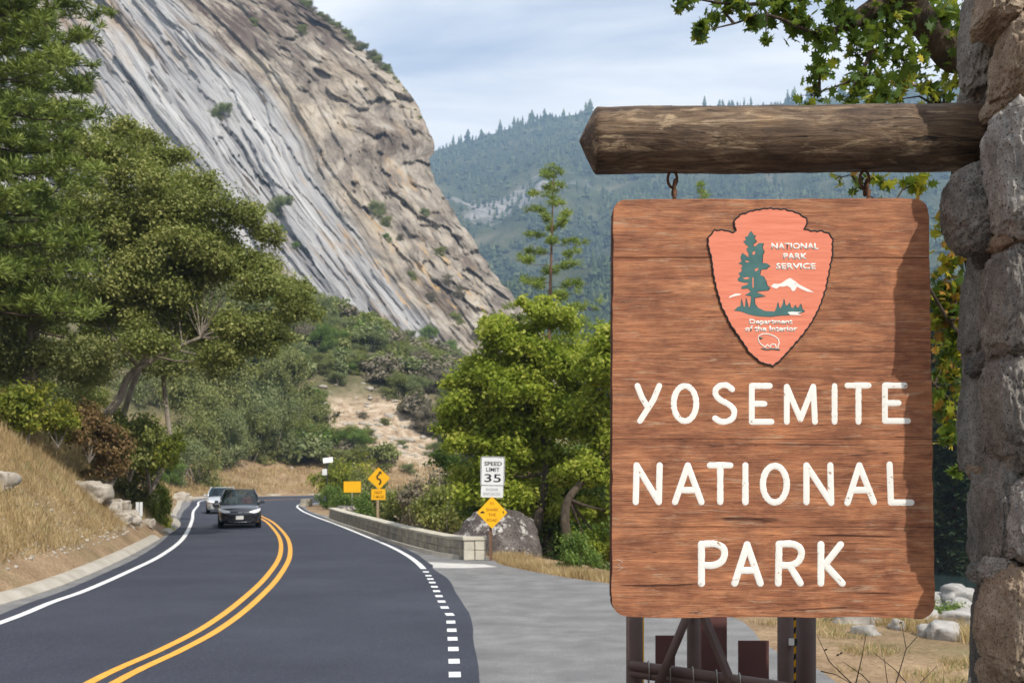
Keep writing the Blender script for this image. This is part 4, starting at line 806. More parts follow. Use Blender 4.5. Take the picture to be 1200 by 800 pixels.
# ------------------------------------------------------------------ dry grass on the bank and the verges
def blades(name, label, pts, h, wd, mat, lean=.35, cat='grass'):
    n = len(pts); a = rng.uniform(0, 6.283, n); hh = h*rng.uniform(.4, 1.4, n); ln = rng.normal(0, lean, (n, 2))*hh[:, None]
    dx = np.c_[np.cos(a), np.sin(a), np.zeros(n)]*(wd*rng.uniform(.6, 1.4, n))[:, None]; top = pts+np.c_[ln, hh]; mid = pts+np.c_[ln*.35, hh*.55]
    V = np.stack([pts-dx, pts+dx, mid+dx*.7, mid-dx*.7, top], 1).reshape(-1, 3); i = np.arange(n)*5
    f = np.vstack([np.c_[i, i+1, i+2], np.c_[i, i+2, i+3], np.c_[i+3, i+2, i+4]]); return tag(link(name, mesh_np(name, V, f, mat)), label, cat, kind='stuff')
def on_bank(n, y0, y1, d0, d1, dens_seed, thr):
    k = resample(KLc, .25); k = k[(k[:, 1] > y0) & (k[:, 1] < y1)]; nn = normals2(k); i = rng.integers(0, len(k), n); d = rng.uniform(d0, d1, n)
    p = k[i]+nn[i]*d[:, None]+rng.normal(0, .2, (n, 2)); z = terrain(p); c = np.c_[p, z]; keep = (fbm(c/1.3, 4, dens_seed) > thr) & (sdist(p, KLs) > .75); return c[keep]
blades('dry_grass', 'tall straw coloured dry grass covering the left bank', on_bank(100000, 13, 60, .8, 8.5, 71, -.12), .30, .006, m_straw)
blades('dry_grass', 'shorter trampled dry grass low on the left bank', on_bank(60000, 13, 46, .6, 5.5, 73, -.4), .13, .006, m_straw, .8)
blades('weeds', 'green weeds scattered through the dry grass of the left bank', on_bank(26000, 14, 50, 1.2, 7, 75, .28), .22, .007, m_grassg, .5, 'weeds')
blades('dry_grass', 'sparse straw litter on the bare soil along the left kerb', on_bank(16000, 12, 46, .55, 2.0, 83, -.05), .07, .007, m_straw, 1.2)
blades('dead_weeds', 'dark brown dead weeds among the dry grass of the left bank', on_bank(16000, 14, 50, 1.0, 8, 85, .18), .30, .007, m_red, .5, 'weeds')
blades('dry_grass', 'dry grass verge beyond the far bend', on_bank(40000, 80, 175, .6, 9, 77, -.3), .5, .03, m_straw)
pe = resample(REc, .1); pe = pe[(pe[:, 1] > 15) & (pe[:, 1] < 31)]; i = rng.integers(0, len(pe), 22000); p = pe[i]+rng.normal(0, .32, (22000, 2))-normals2(pe)[i]*.35; p = p[(sdist(p, REs) < .05)]
blades('dry_grass', 'pale dry grass fringe along the edge of the pullout', np.c_[p, terrain(p)], .17, .005, m_straw)
p = np.c_[rng.uniform(3.6, 9, 26000), rng.uniform(10, 19, 26000)]; c = np.c_[p, terrain(p)]; c = c[(fbm(c/.9, 3, 81) > .30) & (p[:, 0] > 3.6+.0*p[:, 1])]
blades('dry_grass', 'thin dry grass on the bare ground right of the gate posts', c, .10, .004, m_straw, .8)
c2 = c[rng.random(len(c)) < .3]+[.1, .1, 0]; blades('weeds', 'low green weeds on the bare ground right of the gate posts', c2, .08, .006, m_grassg, .6, 'weeds')

# ------------------------------------------------------------------ river flat on the right
V = [(6, 10, -4.9), (60, 10, -4.9), (60, 140, -4.9), (-5, 140, -4.9)]
tag(MB().add(V, [(0, 1, 2, 3)]).build('river', m_water), kind='structure')
rock_me = [boulder('rock', '', '', (0, 0, 0), (1, .8, .62), m_rock[0], 120+k, 3, .45, sq=.6, fine=.06, me_only=True) for k in range(6)]
fg = [(1002, 745, 17.2, .30, 'large white boulder beside the gate post, right of the park sign'), (1030, 752, 17.6, .22, 'pale boulder right of the large white one below the sign'), (1012, 751, 16, .16, 'small pale rock in front of the large white boulder'), (1075, 757, 17.4, .20, 'bluish flat boulder in the row below the sign'),
      (1108, 770, 15.6, .26, 'sharp white boulder near the foot of the stone pillar'), (1130, 766, 17, .24, 'white boulder half hidden by the stone pillar'), (1090, 772, 15.8, .16, 'small rock left of the sharp white boulder'), (1052, 762, 16.5, .14, 'small pale rock in the row below the sign'), (985, 738, 18.5, .2, 'brown capped rock at the left end of the boulder row'), (1140, 757, 19, .3, 'pale boulder behind the pillar edge')]
for k, (px, py, D, s, lb) in enumerate(fg):
    x, y, z = P(px, py, D); o = link('boulder', rock_me[k % 6]); z = tz(x, y)+s*.12; o.location = (x, y, z); o.scale = (s*1.25, s, s*1.15); o.rotation_euler.z = k*1.1; tag(o, lb, 'boulder')
rr = random.Random(5)
for k in range(230):
    D = rr.uniform(34, 66); px = rr.uniform(960, 1215); x = (px-600)/F*D; s = rr.uniform(.2, .75)*(1.5 if rr.random() < .12 else 1)
    o = link('rock', rock_me[k % 6]); o.location = (x, D, max(tz(x, D), -5.0)+s*.25); o.scale = (s, s*.9, s*.9); o.rotation_euler.z = rr.uniform(0, 6); tag(o, 'pale rounded river boulder among the many in the stream bed', 'boulder', 'boulders in the stream bed')
for k, (px, D, r, hs) in enumerate(((1060, 22, 1.0, 1.05), (1092, 21, .95, 1.1), (1122, 21.5, 1.0, 1.15), (1035, 23, .8, .9), (1078, 24.5, 1.1, 1.2), (1140, 24, 1.2, 1.1), (1000, 24, .8, .8))):
    x = (px-600)/F*D; o = link('shrub', shrub_mesh(140+k, (m_grassg, m_bush)[k % 2], 6000, .06)); o.location = (x, D, tz(x, D)-.1); o.scale = (r*1.1, r, r*hs*.62); tag(o, 'low green willow bush between the boulder row and the stream bed', 'shrub', 'bushes above the stream bed')
# conifers across the river
def fir_mesh(seed, n=15000, mat=m_fir):
    r = np.random.default_rng(seed); s = r.random(n)**.8; k = (s*26).astype(int); s = (k+r.random(n)*.45)/26; a = r.uniform(0, 6.283, n); aa = k*1.7+np.round(a*7/6.283)*6.283/7+r.normal(0, .13, n)
    rad = .17*(1-s)**.8*r.uniform(.0, 1, n)**.6*(.7+.5*np.abs(np.sin(aa*2.3+k))); C = np.c_[np.cos(aa)*rad, np.sin(aa)*rad, .06+s*.93-rad*.35]
    nr = np.c_[r.normal(0, .4, (n, 2)), np.ones(n)]; nr /= np.linalg.norm(nr, axis=1)[:, None]; V, f = quads(C, nr, .016*r.uniform(.6, 1.4, n), .008, r)
    return mesh_np('crown', V, f, mat)
firs = [fir_mesh(k) for k in range(3)]; firt = MB().tube([(0, 0, -.02), (0, 0, .5), (0, 0, .97)], [.016, .010, .002], 8).me('trunk', m_barkr)
brown_fir = foliage('dying fir needles', (.05, .03, .022), (.09, .052, .036), (.14, .085, .055), trans=.15); fir_b = fir_mesh(9, 9000, brown_fir)
fl = [(1118, 84, 18, 0), (1110, 84, 7.5, 1), (1135, 92, 22, 0), (1096, 98, 21, 0), (1150, 82, 17, 0), (1075, 90, 19, 0), (1124, 110, 25, 0), (1102, 122, 26, 0), (1045, 96, 22, 0), (1165, 100, 22, 0), (1015, 92, 18, 0), (985, 102, 24, 0), (950, 96, 20, 0), (1190, 90, 20, 0), (905, 105, 22, 0), (860, 98, 20, 0), (1225, 104, 24, 0), (1112, 138, 27, 0), (1085, 130, 26, 0), (1142, 128, 24, 0), (1060, 126, 25, 0), (735, 95, 17, 0), (790, 105, 19, 0), (700, 112, 16, 0), (765, 120, 21, 0), (825, 125, 22, 0)]
for k, (px, D, h, dead) in enumerate(fl):
    x = (px-600)/F*D; z = tz(x, D); t = thing('fir_tree', 'reddish brown dying fir standing in front of the dark firs across the river' if dead else 'dark fir across the river, seen between the park sign and the stone pillar' if 1090 < px < 1140 else 'dark fir across the river, standing behind the stone pillar' if px >= 1140 else 'dark fir across the river, standing behind the park sign', 'tree', (x, D, z-.3), None if dead else 'firs across the river, '+('gap' if 1090 < px < 1140 else 'pillar' if px >= 1140 else 'sign'))
    c = link('crown', fir_b if dead else firs[k % 3], t); c.scale = (h*1.25, h*1.25, h); c.rotation_euler.z = k; b = link('trunk', firt, t); b.scale = (h, h, h)
# a bank of lower wood fills the gap below the mountain
p = np.c_[rng.uniform(-30, 330, 4200), rng.uniform(135, 520, 4200)]; dl = sdist(p, KLs); p = p[dl < -14]; c = np.c_[p, terrain(p)-1]
tag(link('valley_wood', scatter('valley_wood', conif, c[::2], rng.uniform(12, 24, len(c[::2])), m_fir)), 'dark conifer wood filling the valley floor beyond the river', 'forest', kind='stuff')
tag(link('valley_brush', scatter('valley_brush', blobs_, c[1::2], rng.uniform(6, 12, len(c[1::2])), m_fir, 1.3)), 'rounded broadleaf wood mixed in on the valley floor', 'forest', kind='stuff')

# ------------------------------------------------------------------ park sign
DS = 4.06; SC = DS/F
def S(px, py, y=0): return ((px-600)*SC, DS+y, CH-(py-HY)*SC)
sign = thing('park_sign', 'hanging brown wooden board sign with white carved words and a salmon arrowhead emblem', 'sign', S(905, 722, .04))
seams = [233, 302, 412, 514, 617, 723]
def sx_l(y): return 718.6-(y-233)/490*1.8
def sx_r(y): return 1088+(y-233)/490*8.0
TH = .075
rs = random.Random(4)
for k in range(5):
    y0, y1 = seams[k]+(.0 if k == 0 else .22), seams[k+1]-(.0 if k == 4 else .22); out_ = []
    def arcpts(cx, cy, r, a0, a1): return [(cx+r*math.cos(a0+(a1-a0)*i/6), cy+r*math.sin(a0+(a1-a0)*i/6)) for i in range(7)]
    if k == 0: out_ += arcpts(sx_l(y0)+14, y0+15, 14, math.pi, 1.5*math.pi); out_ += [(x, y0+rs.uniform(-.6, .6)-(x-905)*.004) for x in range(750, 1060, 22)]; out_ += arcpts(sx_r(y0)-15, y0+15, 15, -math.pi/2, 0)
    else: out_ += [(sx_l(y0), y0), (sx_r(y0), y0)]
    out_ += [(sx_r(y)+rs.uniform(-.9, .9), y) for y in np.arange(y0+20, y1-18, 13)]
    if k == 4: out_ += arcpts(sx_r(y1)-19, y1-17, 19, 0, math.pi/2); out_ += [(x, y1+rs.uniform(-.9, .9)) for x in range(1060, 745, -20)]; out_ += arcpts(sx_l(y1)+19, y1-20, 19, math.pi/2, math.pi)
    else: out_ += [(sx_r(y1), y1), (sx_l(y1), y1)]
    out_ += [(sx_l(y)+rs.uniform(-.8, .8), y) for y in np.arange(y1-18, y0+20, -13)]
    poly = [(S(a, b)[0], S(a, b)[2]) for a, b in out_]
    mb = MB().prism(poly, DS+rs.uniform(-.0005, .0006), DS+TH); o = mb.build('plank', [m_board, m_edge], sign)
    b = o.modifiers.new('bevel', 'BEVEL'); b.width = .010 if k in (0, 4) else .0009; b.segments = 3; b.limit_method = 'ANGLE'; b.angle_limit = R(50); 
    if k in (0, 4): b.width = .003
    me = o.data
    for pl in me.polygons:
        if abs(pl.normal.y) < .5: pl.material_index = 1
# side strip: softly rounded, darker margin like the hewn edge
mb = MB()
lp = [S(sx_l(y)+rs.uniform(-.6, .6), y, TH*.5) for y in np.arange(250, 704, 14)]; mb.tube(lp, [TH*.5]*len(lp), 12, squash=None)
V2 = []
mb.v = [((lp[0][0]+.0 if False else v[0]) if True else 0, v[1], v[2]) for v in mb.v]
for i, v in enumerate(mb.v):
    yy = HY-(v[2]-CH)/SC; xl = (sx_l(yy)-600)*SC; mb.v[i] = (xl+.004+(v[0]-xl-.0)*.22, v[1], v[2])
mb.build('edge', m_edge, sign)
mb = MB(); lp = [S(sx_r(y)+rs.uniform(-.6, .6), y, TH*.5) for y in np.arange(250, 704, 14)]; mb.tube(lp, [TH*.5]*len(lp), 12)
for i, v in enumerate(mb.v):
    yy = HY-(v[2]-CH)/SC; xr = (sx_r(yy)-600)*SC; mb.v[i] = (xr-.004+(v[0]-xr)*.22, v[1], v[2])
mb.build('edge', m_edge, sign)
# letters: single brushed strokes
def arc2(cx, cy, rx, ry, a0=0, a1=360, n=28): return [(cx+rx*math.cos(R(a0+(a1-a0)*i/n)), cy+ry*math.sin(R(a0+(a1-a0)*i/n))) for i in range(n+1)]
Lt = [
 [[(747, 452), (752, 465), (759, 477)], [(772.5, 452), (766, 468), (750, 493)]],
 [arc2(802.7, 472.6, 13.2, 20.6)],
 [[(858, 456), (852, 451.5), (845, 451.5), (839, 456), (839, 463), (845, 469), (853, 473), (860, 480), (859, 489), (852, 493.5), (844, 493.5), (838, 490)]],
 [[(881, 452), (881, 494), (904, 494)], [(881, 452), (902, 452)], [(881, 473), (896, 473)]],
 [[(922, 494), (922, 453), (938, 491), (953, 453), (955, 494)]],
 [[(978, 452), (978, 494)]],
 [[(993, 451.5), (1018, 451.5)], [(1006, 452), (1006, 494)]],
 [[(1037, 452), (1037, 493), (1064, 493)], [(1037, 451.5), (1060, 451.5)], [(1037, 472), (1053, 472)]],
 [[(745, 588), (746, 545), (772, 588), (773, 545)]],
 [[(791, 588), (806, 545), (822, 588)], [(797, 574), (817, 574)]],
 [[(832, 545), (856, 545)], [(844, 545), (844, 588)]],
 [[(873.5, 545), (873.5, 588)]],
 [arc2(908, 567, 14, 21.4)],
 [[(945, 588), (945, 545), (974, 589), (973, 545)]],
 [[(993, 589), (1007, 545), (1024, 588)], [(998, 574), (1019, 574)]],
 [[(1042.5, 544), (1044, 588.5), (1068, 588.5)]],
 [[(822, 683), (822, 637.5)], [(822, 637.5), (831, 636.8), (840, 637.5), (847.5, 642), (849, 650), (845, 658), (836, 662), (824, 662)]],
 [[(861, 683), (875.5, 638), (891, 683)], [(866, 668), (885, 668)]],
 [[(912, 683), (913, 637.5)], [(913, 637.5), (921, 636.8), (930, 637.5), (937.5, 642), (939, 650), (935, 658), (926, 662), (915, 662)], [(925, 662), (938, 683)]],
 [[(962, 638), (962, 683)], [(985, 638), (967, 661), (987, 683)]]]
for word in Lt:
    mb = MB()
    for st in word:
        # resample, keep joints round
        pts = []
        for a, b in zip(st[:-1], st[1:]):
            n = max(2, int(math.hypot(b[0]-a[0], b[1]-a[1])/3)); pts += [(a[0]+(b[0]-a[0])*i/n, a[1]+(b[1]-a[1])*i/n) for i in range(n)]
        pts.append(st[-1]); sharp = len(st) < 7
        if 7 <= len(st) < 20: pts = [tuple(q) for q in catmull(st, 4)]
        if not sharp or len(st) == 2: mb.tube([S(x, y, .001) for x, y in pts], [4.35*SC*rs.uniform(.95, 1.05) for _ in pts], 12, False, round_ends=True, squash=.15)
        else:
            for a, b in zip(st[:-1], st[1:]): mb.tube([S(a[0]+(b[0]-a[0])*i/6, a[1]+(b[1]-a[1])*i/6, .001) for i in range(7)], [4.35*SC]*7, 12, False, round_ends=True, squash=.15)
    mb.build('letter', m_letter, sign)
# arrowhead emblem
def Z(x, y): return (820+x/4.212, 240+y/4.212)
AH = [(360, 795), (395, 768), (450, 708), (500, 650), (552, 580), (592, 500), (622, 410), (638, 330), (653, 250), (655, 172), (637, 142), (600, 129), (555, 131), (512, 120), (529, 97), (525, 68), (480, 40), (420, 23), (340, 18), (260, 29), (200, 50), (166, 85), (179, 128), (165, 137), (120, 125), (72, 126), (42, 163), (40, 196), (56, 260), (66, 340), (80, 410), (106, 500), (150, 590), (200, 662), (245, 730), (300, 777)]
def flat(name, pts, y0, mat, parent, bv=0):
    poly = [(S(*Z(a, b))[0], S(*Z(a, b))[2]) for a, b in pts]; return MB().prism(poly, DS+y0, DS+.002).build(name, mat, parent, bevel=bv)
ol = []
for a, b in zip(AH, AH[1:]+AH[:1]):
    n = max(1, int(math.hypot(b[0]-a[0], b[1]-a[1])/11)); 
    for i in range(n): t = i/n; ol.append((a[0]+(b[0]-a[0])*t+rs.uniform(-1, 1)+2.2*math.sin(len(ol)*2.1), a[1]+(b[1]-a[1])*t+rs.uniform(-1, 1)+2.2*math.cos(len(ol)*2.1)))
emb = flat('arrowhead', ol, -.0040, m_salmon, sign)
mb = MB(); mb.tube([S(*Z(a, b), -.0036) for a, b in ol+ol[:2]], .0030, 8, False); mb.build('border', m_black, emb)
TR = [(250, 130), (262, 148), (274, 153), (267, 165), (279, 181), (268, 190), (262, 192), (262, 205), (275, 205), (290, 190), (313, 190), (306, 210), (316, 232), (309, 245), (306, 288), (327, 289), (345, 301), (325, 318), (300, 320), (294, 345), (312, 353), (325, 375), (330, 395), (344, 411), (334, 423), (290, 427), (276, 431), (300, 440), (322, 451), (290, 456), (268, 460), (270, 488), (285, 508), (320, 524), (368, 527), (378, 505), (383, 478), (388, 505), (398, 510), (408, 490), (413, 462), (418, 490), (428, 500), (441, 482), (446, 505), (460, 510), (470, 493), (474, 510), (488, 505), (496, 486), (502, 510), (516, 526), (470, 543), (400, 546), (340, 553), (280, 549), (240, 541), (200, 526), (168, 522), (185, 505), (200, 500), (203, 462), (212, 500), (222, 505), (226, 457), (236, 500), (244, 512), (250, 480), (252, 452), (222, 446), (240, 436), (250, 428), (235, 412), (203, 415), (206, 403), (232, 395), (240, 384), (215, 384), (190, 378), (186, 366), (200, 352), (190, 340), (208, 326), (203, 315), (210, 300), (190, 288), (206, 280), (200, 260), (208, 238), (225, 250), (240, 262), (239, 240), (228, 220), (240, 207), (225, 197), (214, 181), (227, 175), (222, 160), (237, 156), (243, 140)]
flat('tree_mark', [(a+3.5, b+1.5) for a, b in TR], -.0044, m_black, emb); flat('tree_mark', TR, -.0048, m_teal, emb)
for hole in ([(258, 360), (264, 360), (265, 410), (259, 410)], [(220, 276), (245, 281), (232, 286)], [(270, 318), (290, 312), (283, 326), (272, 330)], [(210, 362), (235, 358), (246, 364), (225, 370)], [(258, 235), (272, 230), (270, 246), (260, 248)]): flat('tree_gap', hole, -.0052, m_salmon, emb)
WM = [(350, 402), (365, 390), (385, 392), (402, 387), (430, 368), (445, 362), (470, 378), (490, 395), (520, 410), (564, 433), (530, 429), (490, 412), (478, 404), (468, 424), (456, 427), (445, 409), (430, 400), (410, 405), (392, 404), (378, 415), (360, 409)]
flat('mountain_mark', WM, -.0046, m_letter, emb); flat('snow_mark', [(138, 463), (150, 450), (175, 439), (205, 440), (195, 447), (165, 453)], -.0046, m_letter, emb)
flat('lake_mark', [(432, 531), (452, 528), (505, 530), (480, 536), (500, 545), (445, 544)], -.0054, m_letter, emb)
mb = MB()
for st in ([(316, 700), (300, 688), (291, 676), (287, 660), (292, 645), (308, 638), (330, 637), (350, 642), (370, 650), (386, 664), (391, 684), (387, 690)], [(316, 700), (324, 706), (326, 696), (333, 690), (340, 700), (350, 706), (348, 692), (360, 688), (372, 690), (376, 708)], [(386, 690), (384, 708)]):
    mb.tube([S(*Z(a, b), -.0036) for a, b in st], 2.1*SC/4.212*1.5, 6, False)
mb.build('bison_mark', m_letter, emb)
mb = MB(); mb.tube([S(*Z(a, b), -.0048) for a, b in ((304, 709), (330, 714), (360, 711), (394, 715))], .0022, 6, False); mb.tube([S(*Z(a, b), -.0046) for a, b in ((294, 652), (300, 660), (308, 656))], .003, 6); mb.build('ground_mark', m_teal, emb)
def text(name, s, cx, cy, wdt, hgt, mat, parent, y, off=.0, sxy=None, thick=.0005, rot=0, conv=None):
    cu = bpy.data.curves.new('t', 'FONT'); cu.body = s; cu.size = 1; cu.align_x = 'CENTER'; cu.offset = off; cu.extrude = 0; cu.resolution_u = 3
    ob = bpy.data.objects.new('t', cu); col.objects.link(ob); bpy.context.view_layer.update(); me = bpy.data.meshes.new_from_object(ob.evaluated_get(bpy.context.evaluated_depsgraph_get())); bpy.data.objects.remove(ob)
    C = np.array([v.co[:] for v in me.vertices]); lo, hi = C.min(0), C.max(0); c = (lo+hi)/2; kx = wdt/(hi[0]-lo[0]); kz = hgt/(hi[1]-lo[1])
    O = ORI[parent]
    for v in me.vertices:
        a, b = (v.co.x-c[0])*kx, (v.co.y-c[1])*kz
        a, b = a*math.cos(rot)-b*math.sin(rot), a*math.sin(rot)+b*math.cos(rot)
        v.co = (cx+a-O[0], y-O[1], cy+b-O[2])
    me.materials.clear(); me.materials.append(mat); me.name = name
    # faces toward the viewer
    o = link(name, me, parent); s_ = o.modifiers.new('thick', 'SOLIDIFY'); s_.thickness = thick; s_.offset = 0; return o
def etext(s, x0, x1, y0, y1, off=.028):
    a = S(*Z(x0, y0)); b = S(*Z(x1, y1)); text('lettering', s, (a[0]+b[0])/2, (a[2]+b[2])/2, b[0]-a[0], a[2]-b[2], m_letter, emb, DS-.0046, off)
etext('NATIONAL', 352, 584, 190, 221); etext('PARK', 411, 529, 240, 270); etext('SERVICE', 374, 570, 289, 319)
etext('Department', 243, 456, 564, 597, .03); etext('of the Interior', 222, 480, 597, 626, .03)
# scratched W low on the left of the board
mb = MB(); mb.tube([S(723, 655, -.0002), S(730, 658, -.0002), S(724, 661, -.0002), S(730, 665, -.0002), S(723, 668, -.0002)], .0007, 5); mb.build('scratch_mark', m_letter, sign)

# log
log = thing('log_beam', 'thick weathered brown log with pointed end carrying the park sign', 'beam', S(1165, 160, .1))
LD = 4.14; LS = LD/F
def make_log():
    n = 56; m = 120; V = []; xs = np.r_[679, 686, 692, 696, 699, np.linspace(704, 1205, m-5)]
    for i, x in enumerate(xs):
        t = (x-697)/(1180-697); cy = 165.3-3.5*max(t, 0)*1.2; r = 38.5*LS*min(1, (.03 if i == 0 else (x-677.5)/20)**1.0)
        for k in range(n):
            a = 2*math.pi*k/n; q = np.array([[x/60, math.cos(a)*1.3, math.sin(a)*1.3]]); V.append((x, a, r, cy))
    A = np.array(V); q = np.c_[A[:, 0]/45, np.cos(A[:, 1])*1.4, np.sin(A[:, 1])*1.4]; ns = fbm(q, 4, 91)*.05+fbm(np.c_[A[:, 0]/130, np.cos(A[:, 1])*6, np.sin(A[:, 1])*6], 4, 93)*.028
    grv = -np.clip(.07-np.abs(fbm(np.c_[A[:, 0]/160, np.cos(A[:, 1])*2.5, np.sin(A[:, 1])*2.5], 3, 97)), 0, 1)*.55
    rr_ = A[:, 2]*(1+ns+grv); x = (A[:, 0]-600)*LS; z = CH-(A[:, 3]-HY)*LS+np.sin(A[:, 1])*rr_; y = LD-np.cos(A[:, 1])*rr_
    W_ = np.c_[x, y, z]-np.array(ORI[log]); k = np.arange(n); f = np.vstack([np.c_[i*n+k, i*n+(k+1) % n, (i+1)*n+(k+1) % n, (i+1)*n+k] for i in range(m-1)])
    return mesh_np('log', W_, f[:, ::-1], m_log, True)
lg = link('log', make_log(), log)
mb = MB(); mb.tube([(*(S(790, 128)[:1]), LD, S(0, 126)[2]), (S(790, 0)[0], LD, S(0, 119)[2]-.0)], [.016, .012], 8, round_ends=True); mb.build('bolt_end', m_rust, log)
for x in (788, 1013):
    X = (x-600)*LS; zt = CH-(201-HY)*LS
    mb = MB()
    pts = [(X+.017*math.sin(a)*(1 if math.cos(a) > -.5 else .9), LD, zt-.028+.030*math.cos(a)) for a in np.linspace(0, 2*math.pi, 22)]; mb.tube(pts, .0052, 8, False); mb.tube([(X, LD, zt+.03), (X, LD, zt-.002)], .006, 8); mb.build('eye_bolt', m_rust, log)
    mb = MB(); pts = [(X+.006+.004*math.cos(a), LD+.018*math.sin(a), zt-.058+.028*math.cos(a)) for a in np.linspace(0, 2*math.pi, 20)]; mb.tube(pts, .0058, 8, False); mb.tube([(X+.004, DS+.04, zt-.075), (X, DS+.045, zt-.14)], .0075, 8); mb.build('shackle', m_rust, sign)

# ------------------------------------------------------------------ stone pillar
pil = thing('stone_pillar', 'rough granite boulder pillar holding the log at the right edge', 'pillar', (2.0, 4.35, -.03))
def st(px, py, hx, hy, D, dep, mi, seed, tilt=0, sq=.7, amp=.17, label=None):
    if D > 3.97: px += 9 if hx < 30 else 5; dep *= .8
    x, y, z = P(px, py, D); s_ = D/F
    o = boulder('stone', '', '', (x, y, z), (hx*s_, dep, hy*s_), m_st[mi], seed, 6 if px < 1215 else 4, amp, sq=sq, parent=pil, fine=.085); o.rotation_euler = (0, R(tilt), R((seed*37) % 11-5))
    if label: o['label'] = label
    return o
st(1203, 78, 36, 50, 3.86, .17, 1, 201, 2, label='tan sunlit stone above the log'); st(1172, 12, 24, 33, 3.9, .15, 1, 202, 8); st(1215, 8, 26, 26, 3.9, .16, 0, 203)
st(1200, 202, 38, 82, 3.80, .18, 3, 204, -3, label='large pale stone right of the log end')
st(1190, 352, 30, 73, 3.83, .18, 0, 205, 3); st(1234, 340, 30, 70, 3.83, .18, 3, 206)
st(1192, 487, 30, 70, 3.84, .17, 0, 207, -4); st(1240, 470, 34, 60, 3.84, .17, 1, 208)
st(1210, 607, 30, 52, 3.82, .17, 3, 209, 4); st(1170, 600, 19, 62, 3.95, .16, 0, 210, -5)
st(1192, 730, 31, 66, 3.82, .18, 1, 211, 3); st(1240, 730, 30, 66, 3.84, .17, 0, 212)
st(1148, 42, 22, 74, 4.16, .2, 0, 213, 3); st(1140, 116, 18, 22, 4.28, .16, 0, 214, 25); st(1168, 80, 18, 60, 4.08, .18, 2, 231, 0)
st(1139, 247, 37, 53, 4.00, .17, 0, 215, 4, .85, .10, label='round boulder jutting out as a corbel under the log')
st(1150, 366, 21, 72, 4.1, .2, 0, 216, 2); st(1168, 390, 15, 50, 3.98, .14, 1, 217, 0); st(1147, 484, 21, 76, 4.1, .2, 0, 218, 3); st(1165, 470, 20, 66, 4.0, .16, 2, 232)
st(1158, 612, 21, 74, 4.1, .2, 0, 219, -3); st(1155, 746, 17, 78, 4.06, .2, 2, 220, 2, label='dark smooth upright stone at the pillar foot')
for px_, py_, hx_, hy_, D_s, mi_, sd2 in ((1168, 128, 10, 16, 3.95, 1, 301), (1160, 296, 13, 17, 4.0, 2, 302), (1172, 432, 11, 16, 3.92, 1, 303), (1150, 428, 12, 14, 4.04, 2, 304), (1168, 545, 13, 18, 3.95, 0, 305), (1150, 548, 11, 14, 4.05, 1, 306), (1172, 668, 14, 15, 3.9, 3, 307), (1150, 672, 13, 14, 4.04, 0, 308), (1176, 284, 11, 12, 3.86, 1, 309), (1170, 790, 16, 22, 3.9, 1, 310)): st(px_-(9 if D_s > 3.97 else 0), py_, hx_, hy_, D_s, .12, mi_, sd2, (sd2*13) % 40-20, .8, .24)
rp_ = random.Random(9); sd_ = 240
zz = 0.18
# the rest of the shaft, down to the ground, up above the frame and round the far sides
for row in range(11):
    z0 = .12+row*.34
    for cx_, cy_ in ((2.02, 4.62), (2.25, 4.85), (2.5, 4.8), (2.65, 4.5), (2.65, 4.15), (2.55, 3.85), (2.2, 3.80), (1.97, 3.84), (1.90, 4.15), (1.98, 4.4), (1.90, 3.98)):
        sd_ += 1; p = Vector((cx_+rp_.uniform(-.04, .04), cy_+rp_.uniform(-.03, .03), z0+rp_.uniform(-.05, .05)))
        py = HY-(p.z-CH)/p.y*F; px = 600+p.x/p.y*F
        if -30 < py < 800 and px < 1245: continue
        o = boulder('stone', '', '', p, (.21, .19, .19), m_st[rp_.choice([0, 0, 1, 2, 3])], sd_, 3, .16, parent=pil)
mb = MB(); mb.box((2.24, 4.36, 1.9), (.58, .80, 3.85)); mb.build('mortar_core', m_mortar, pil)

# ------------------------------------------------------------------ gate and posts behind the sign
gate = thing('swing_gate', 'brown steel swing gate with slanting braces below the park sign', 'gate', (.7, 6.5, 0))
def pp(px, py, D): return P(px, py, D)
def vpost(px, D, wpx, top_py, parent, name='post', n=16, mat=m_brownsteel):
    r = wpx/2/F*D; x = (px-600)/F*D; z = CH-(top_py-HY)/F*D; return MB().tube([(x, D, 0), (x, D, z)], r, n).build(name, mat, parent)
vpost(743.5, 6.5, 19.5, 690, gate); vpost(812.5, 6.3, 15, 690, gate)
rail = [pp(742, 780, 6.42), pp(808, 789, 6.2), pp(905, 803, 5.85), pp(1010, 823, 5.5)]
MB().tube(rail, .032, 14, round_ends=True).build('rail', m_brownsteel, gate)
MB().tube([tuple(np.array(q)+[0, -.01, -.042]) for q in rail], .022, 12, round_ends=True).build('rail', m_brownsteel, gate)
MB().tube([pp(812, 715, 6.24), pp(790, 762, 6.2), pp(768, 812, 6.15)], .026, 12, label if False else True).build('brace', m_brownsteel, gate) if False else MB().tube([pp(812, 705, 6.24), pp(790, 758, 6.2), pp(766, 815, 6.15)], .024, 12).build('brace', m_brownsteel, gate)
m_br2 = R(0); a, b = Vector(pp(818, 705, 6.15)), Vector(pp(862, 812, 5.98)); d = b-a; rot = d.to_track_quat('Z', 'Y').to_matrix()
MB().box(tuple((a+b)/2), (.05, .03, d.length), m=rot).build('brace', m_brownsteel, gate, bevel=.004)
for t in (.12, .28, .45, .62, .78): 
    q = Vector(rail[0]).lerp(Vector(rail[2]), t); MB().tube([(q.x, q.y-.038*math.cos(a_), q.z-.02+.062*math.sin(a_)) for a_ in np.linspace(0, 6.283, 16)], .0035, 6, False).build('wire_tie', m_wire, gate)
MB().box(((835-600)/F*6.9, 6.9, .78), (30/F*6.9, .12, 1.56)).build('steel_post', m_brownpanel, None, bevel=.006); o = bpy.data.objects['steel_post']; tag(o, 'broad square brown steel post behind the slanting gate braces', 'post')
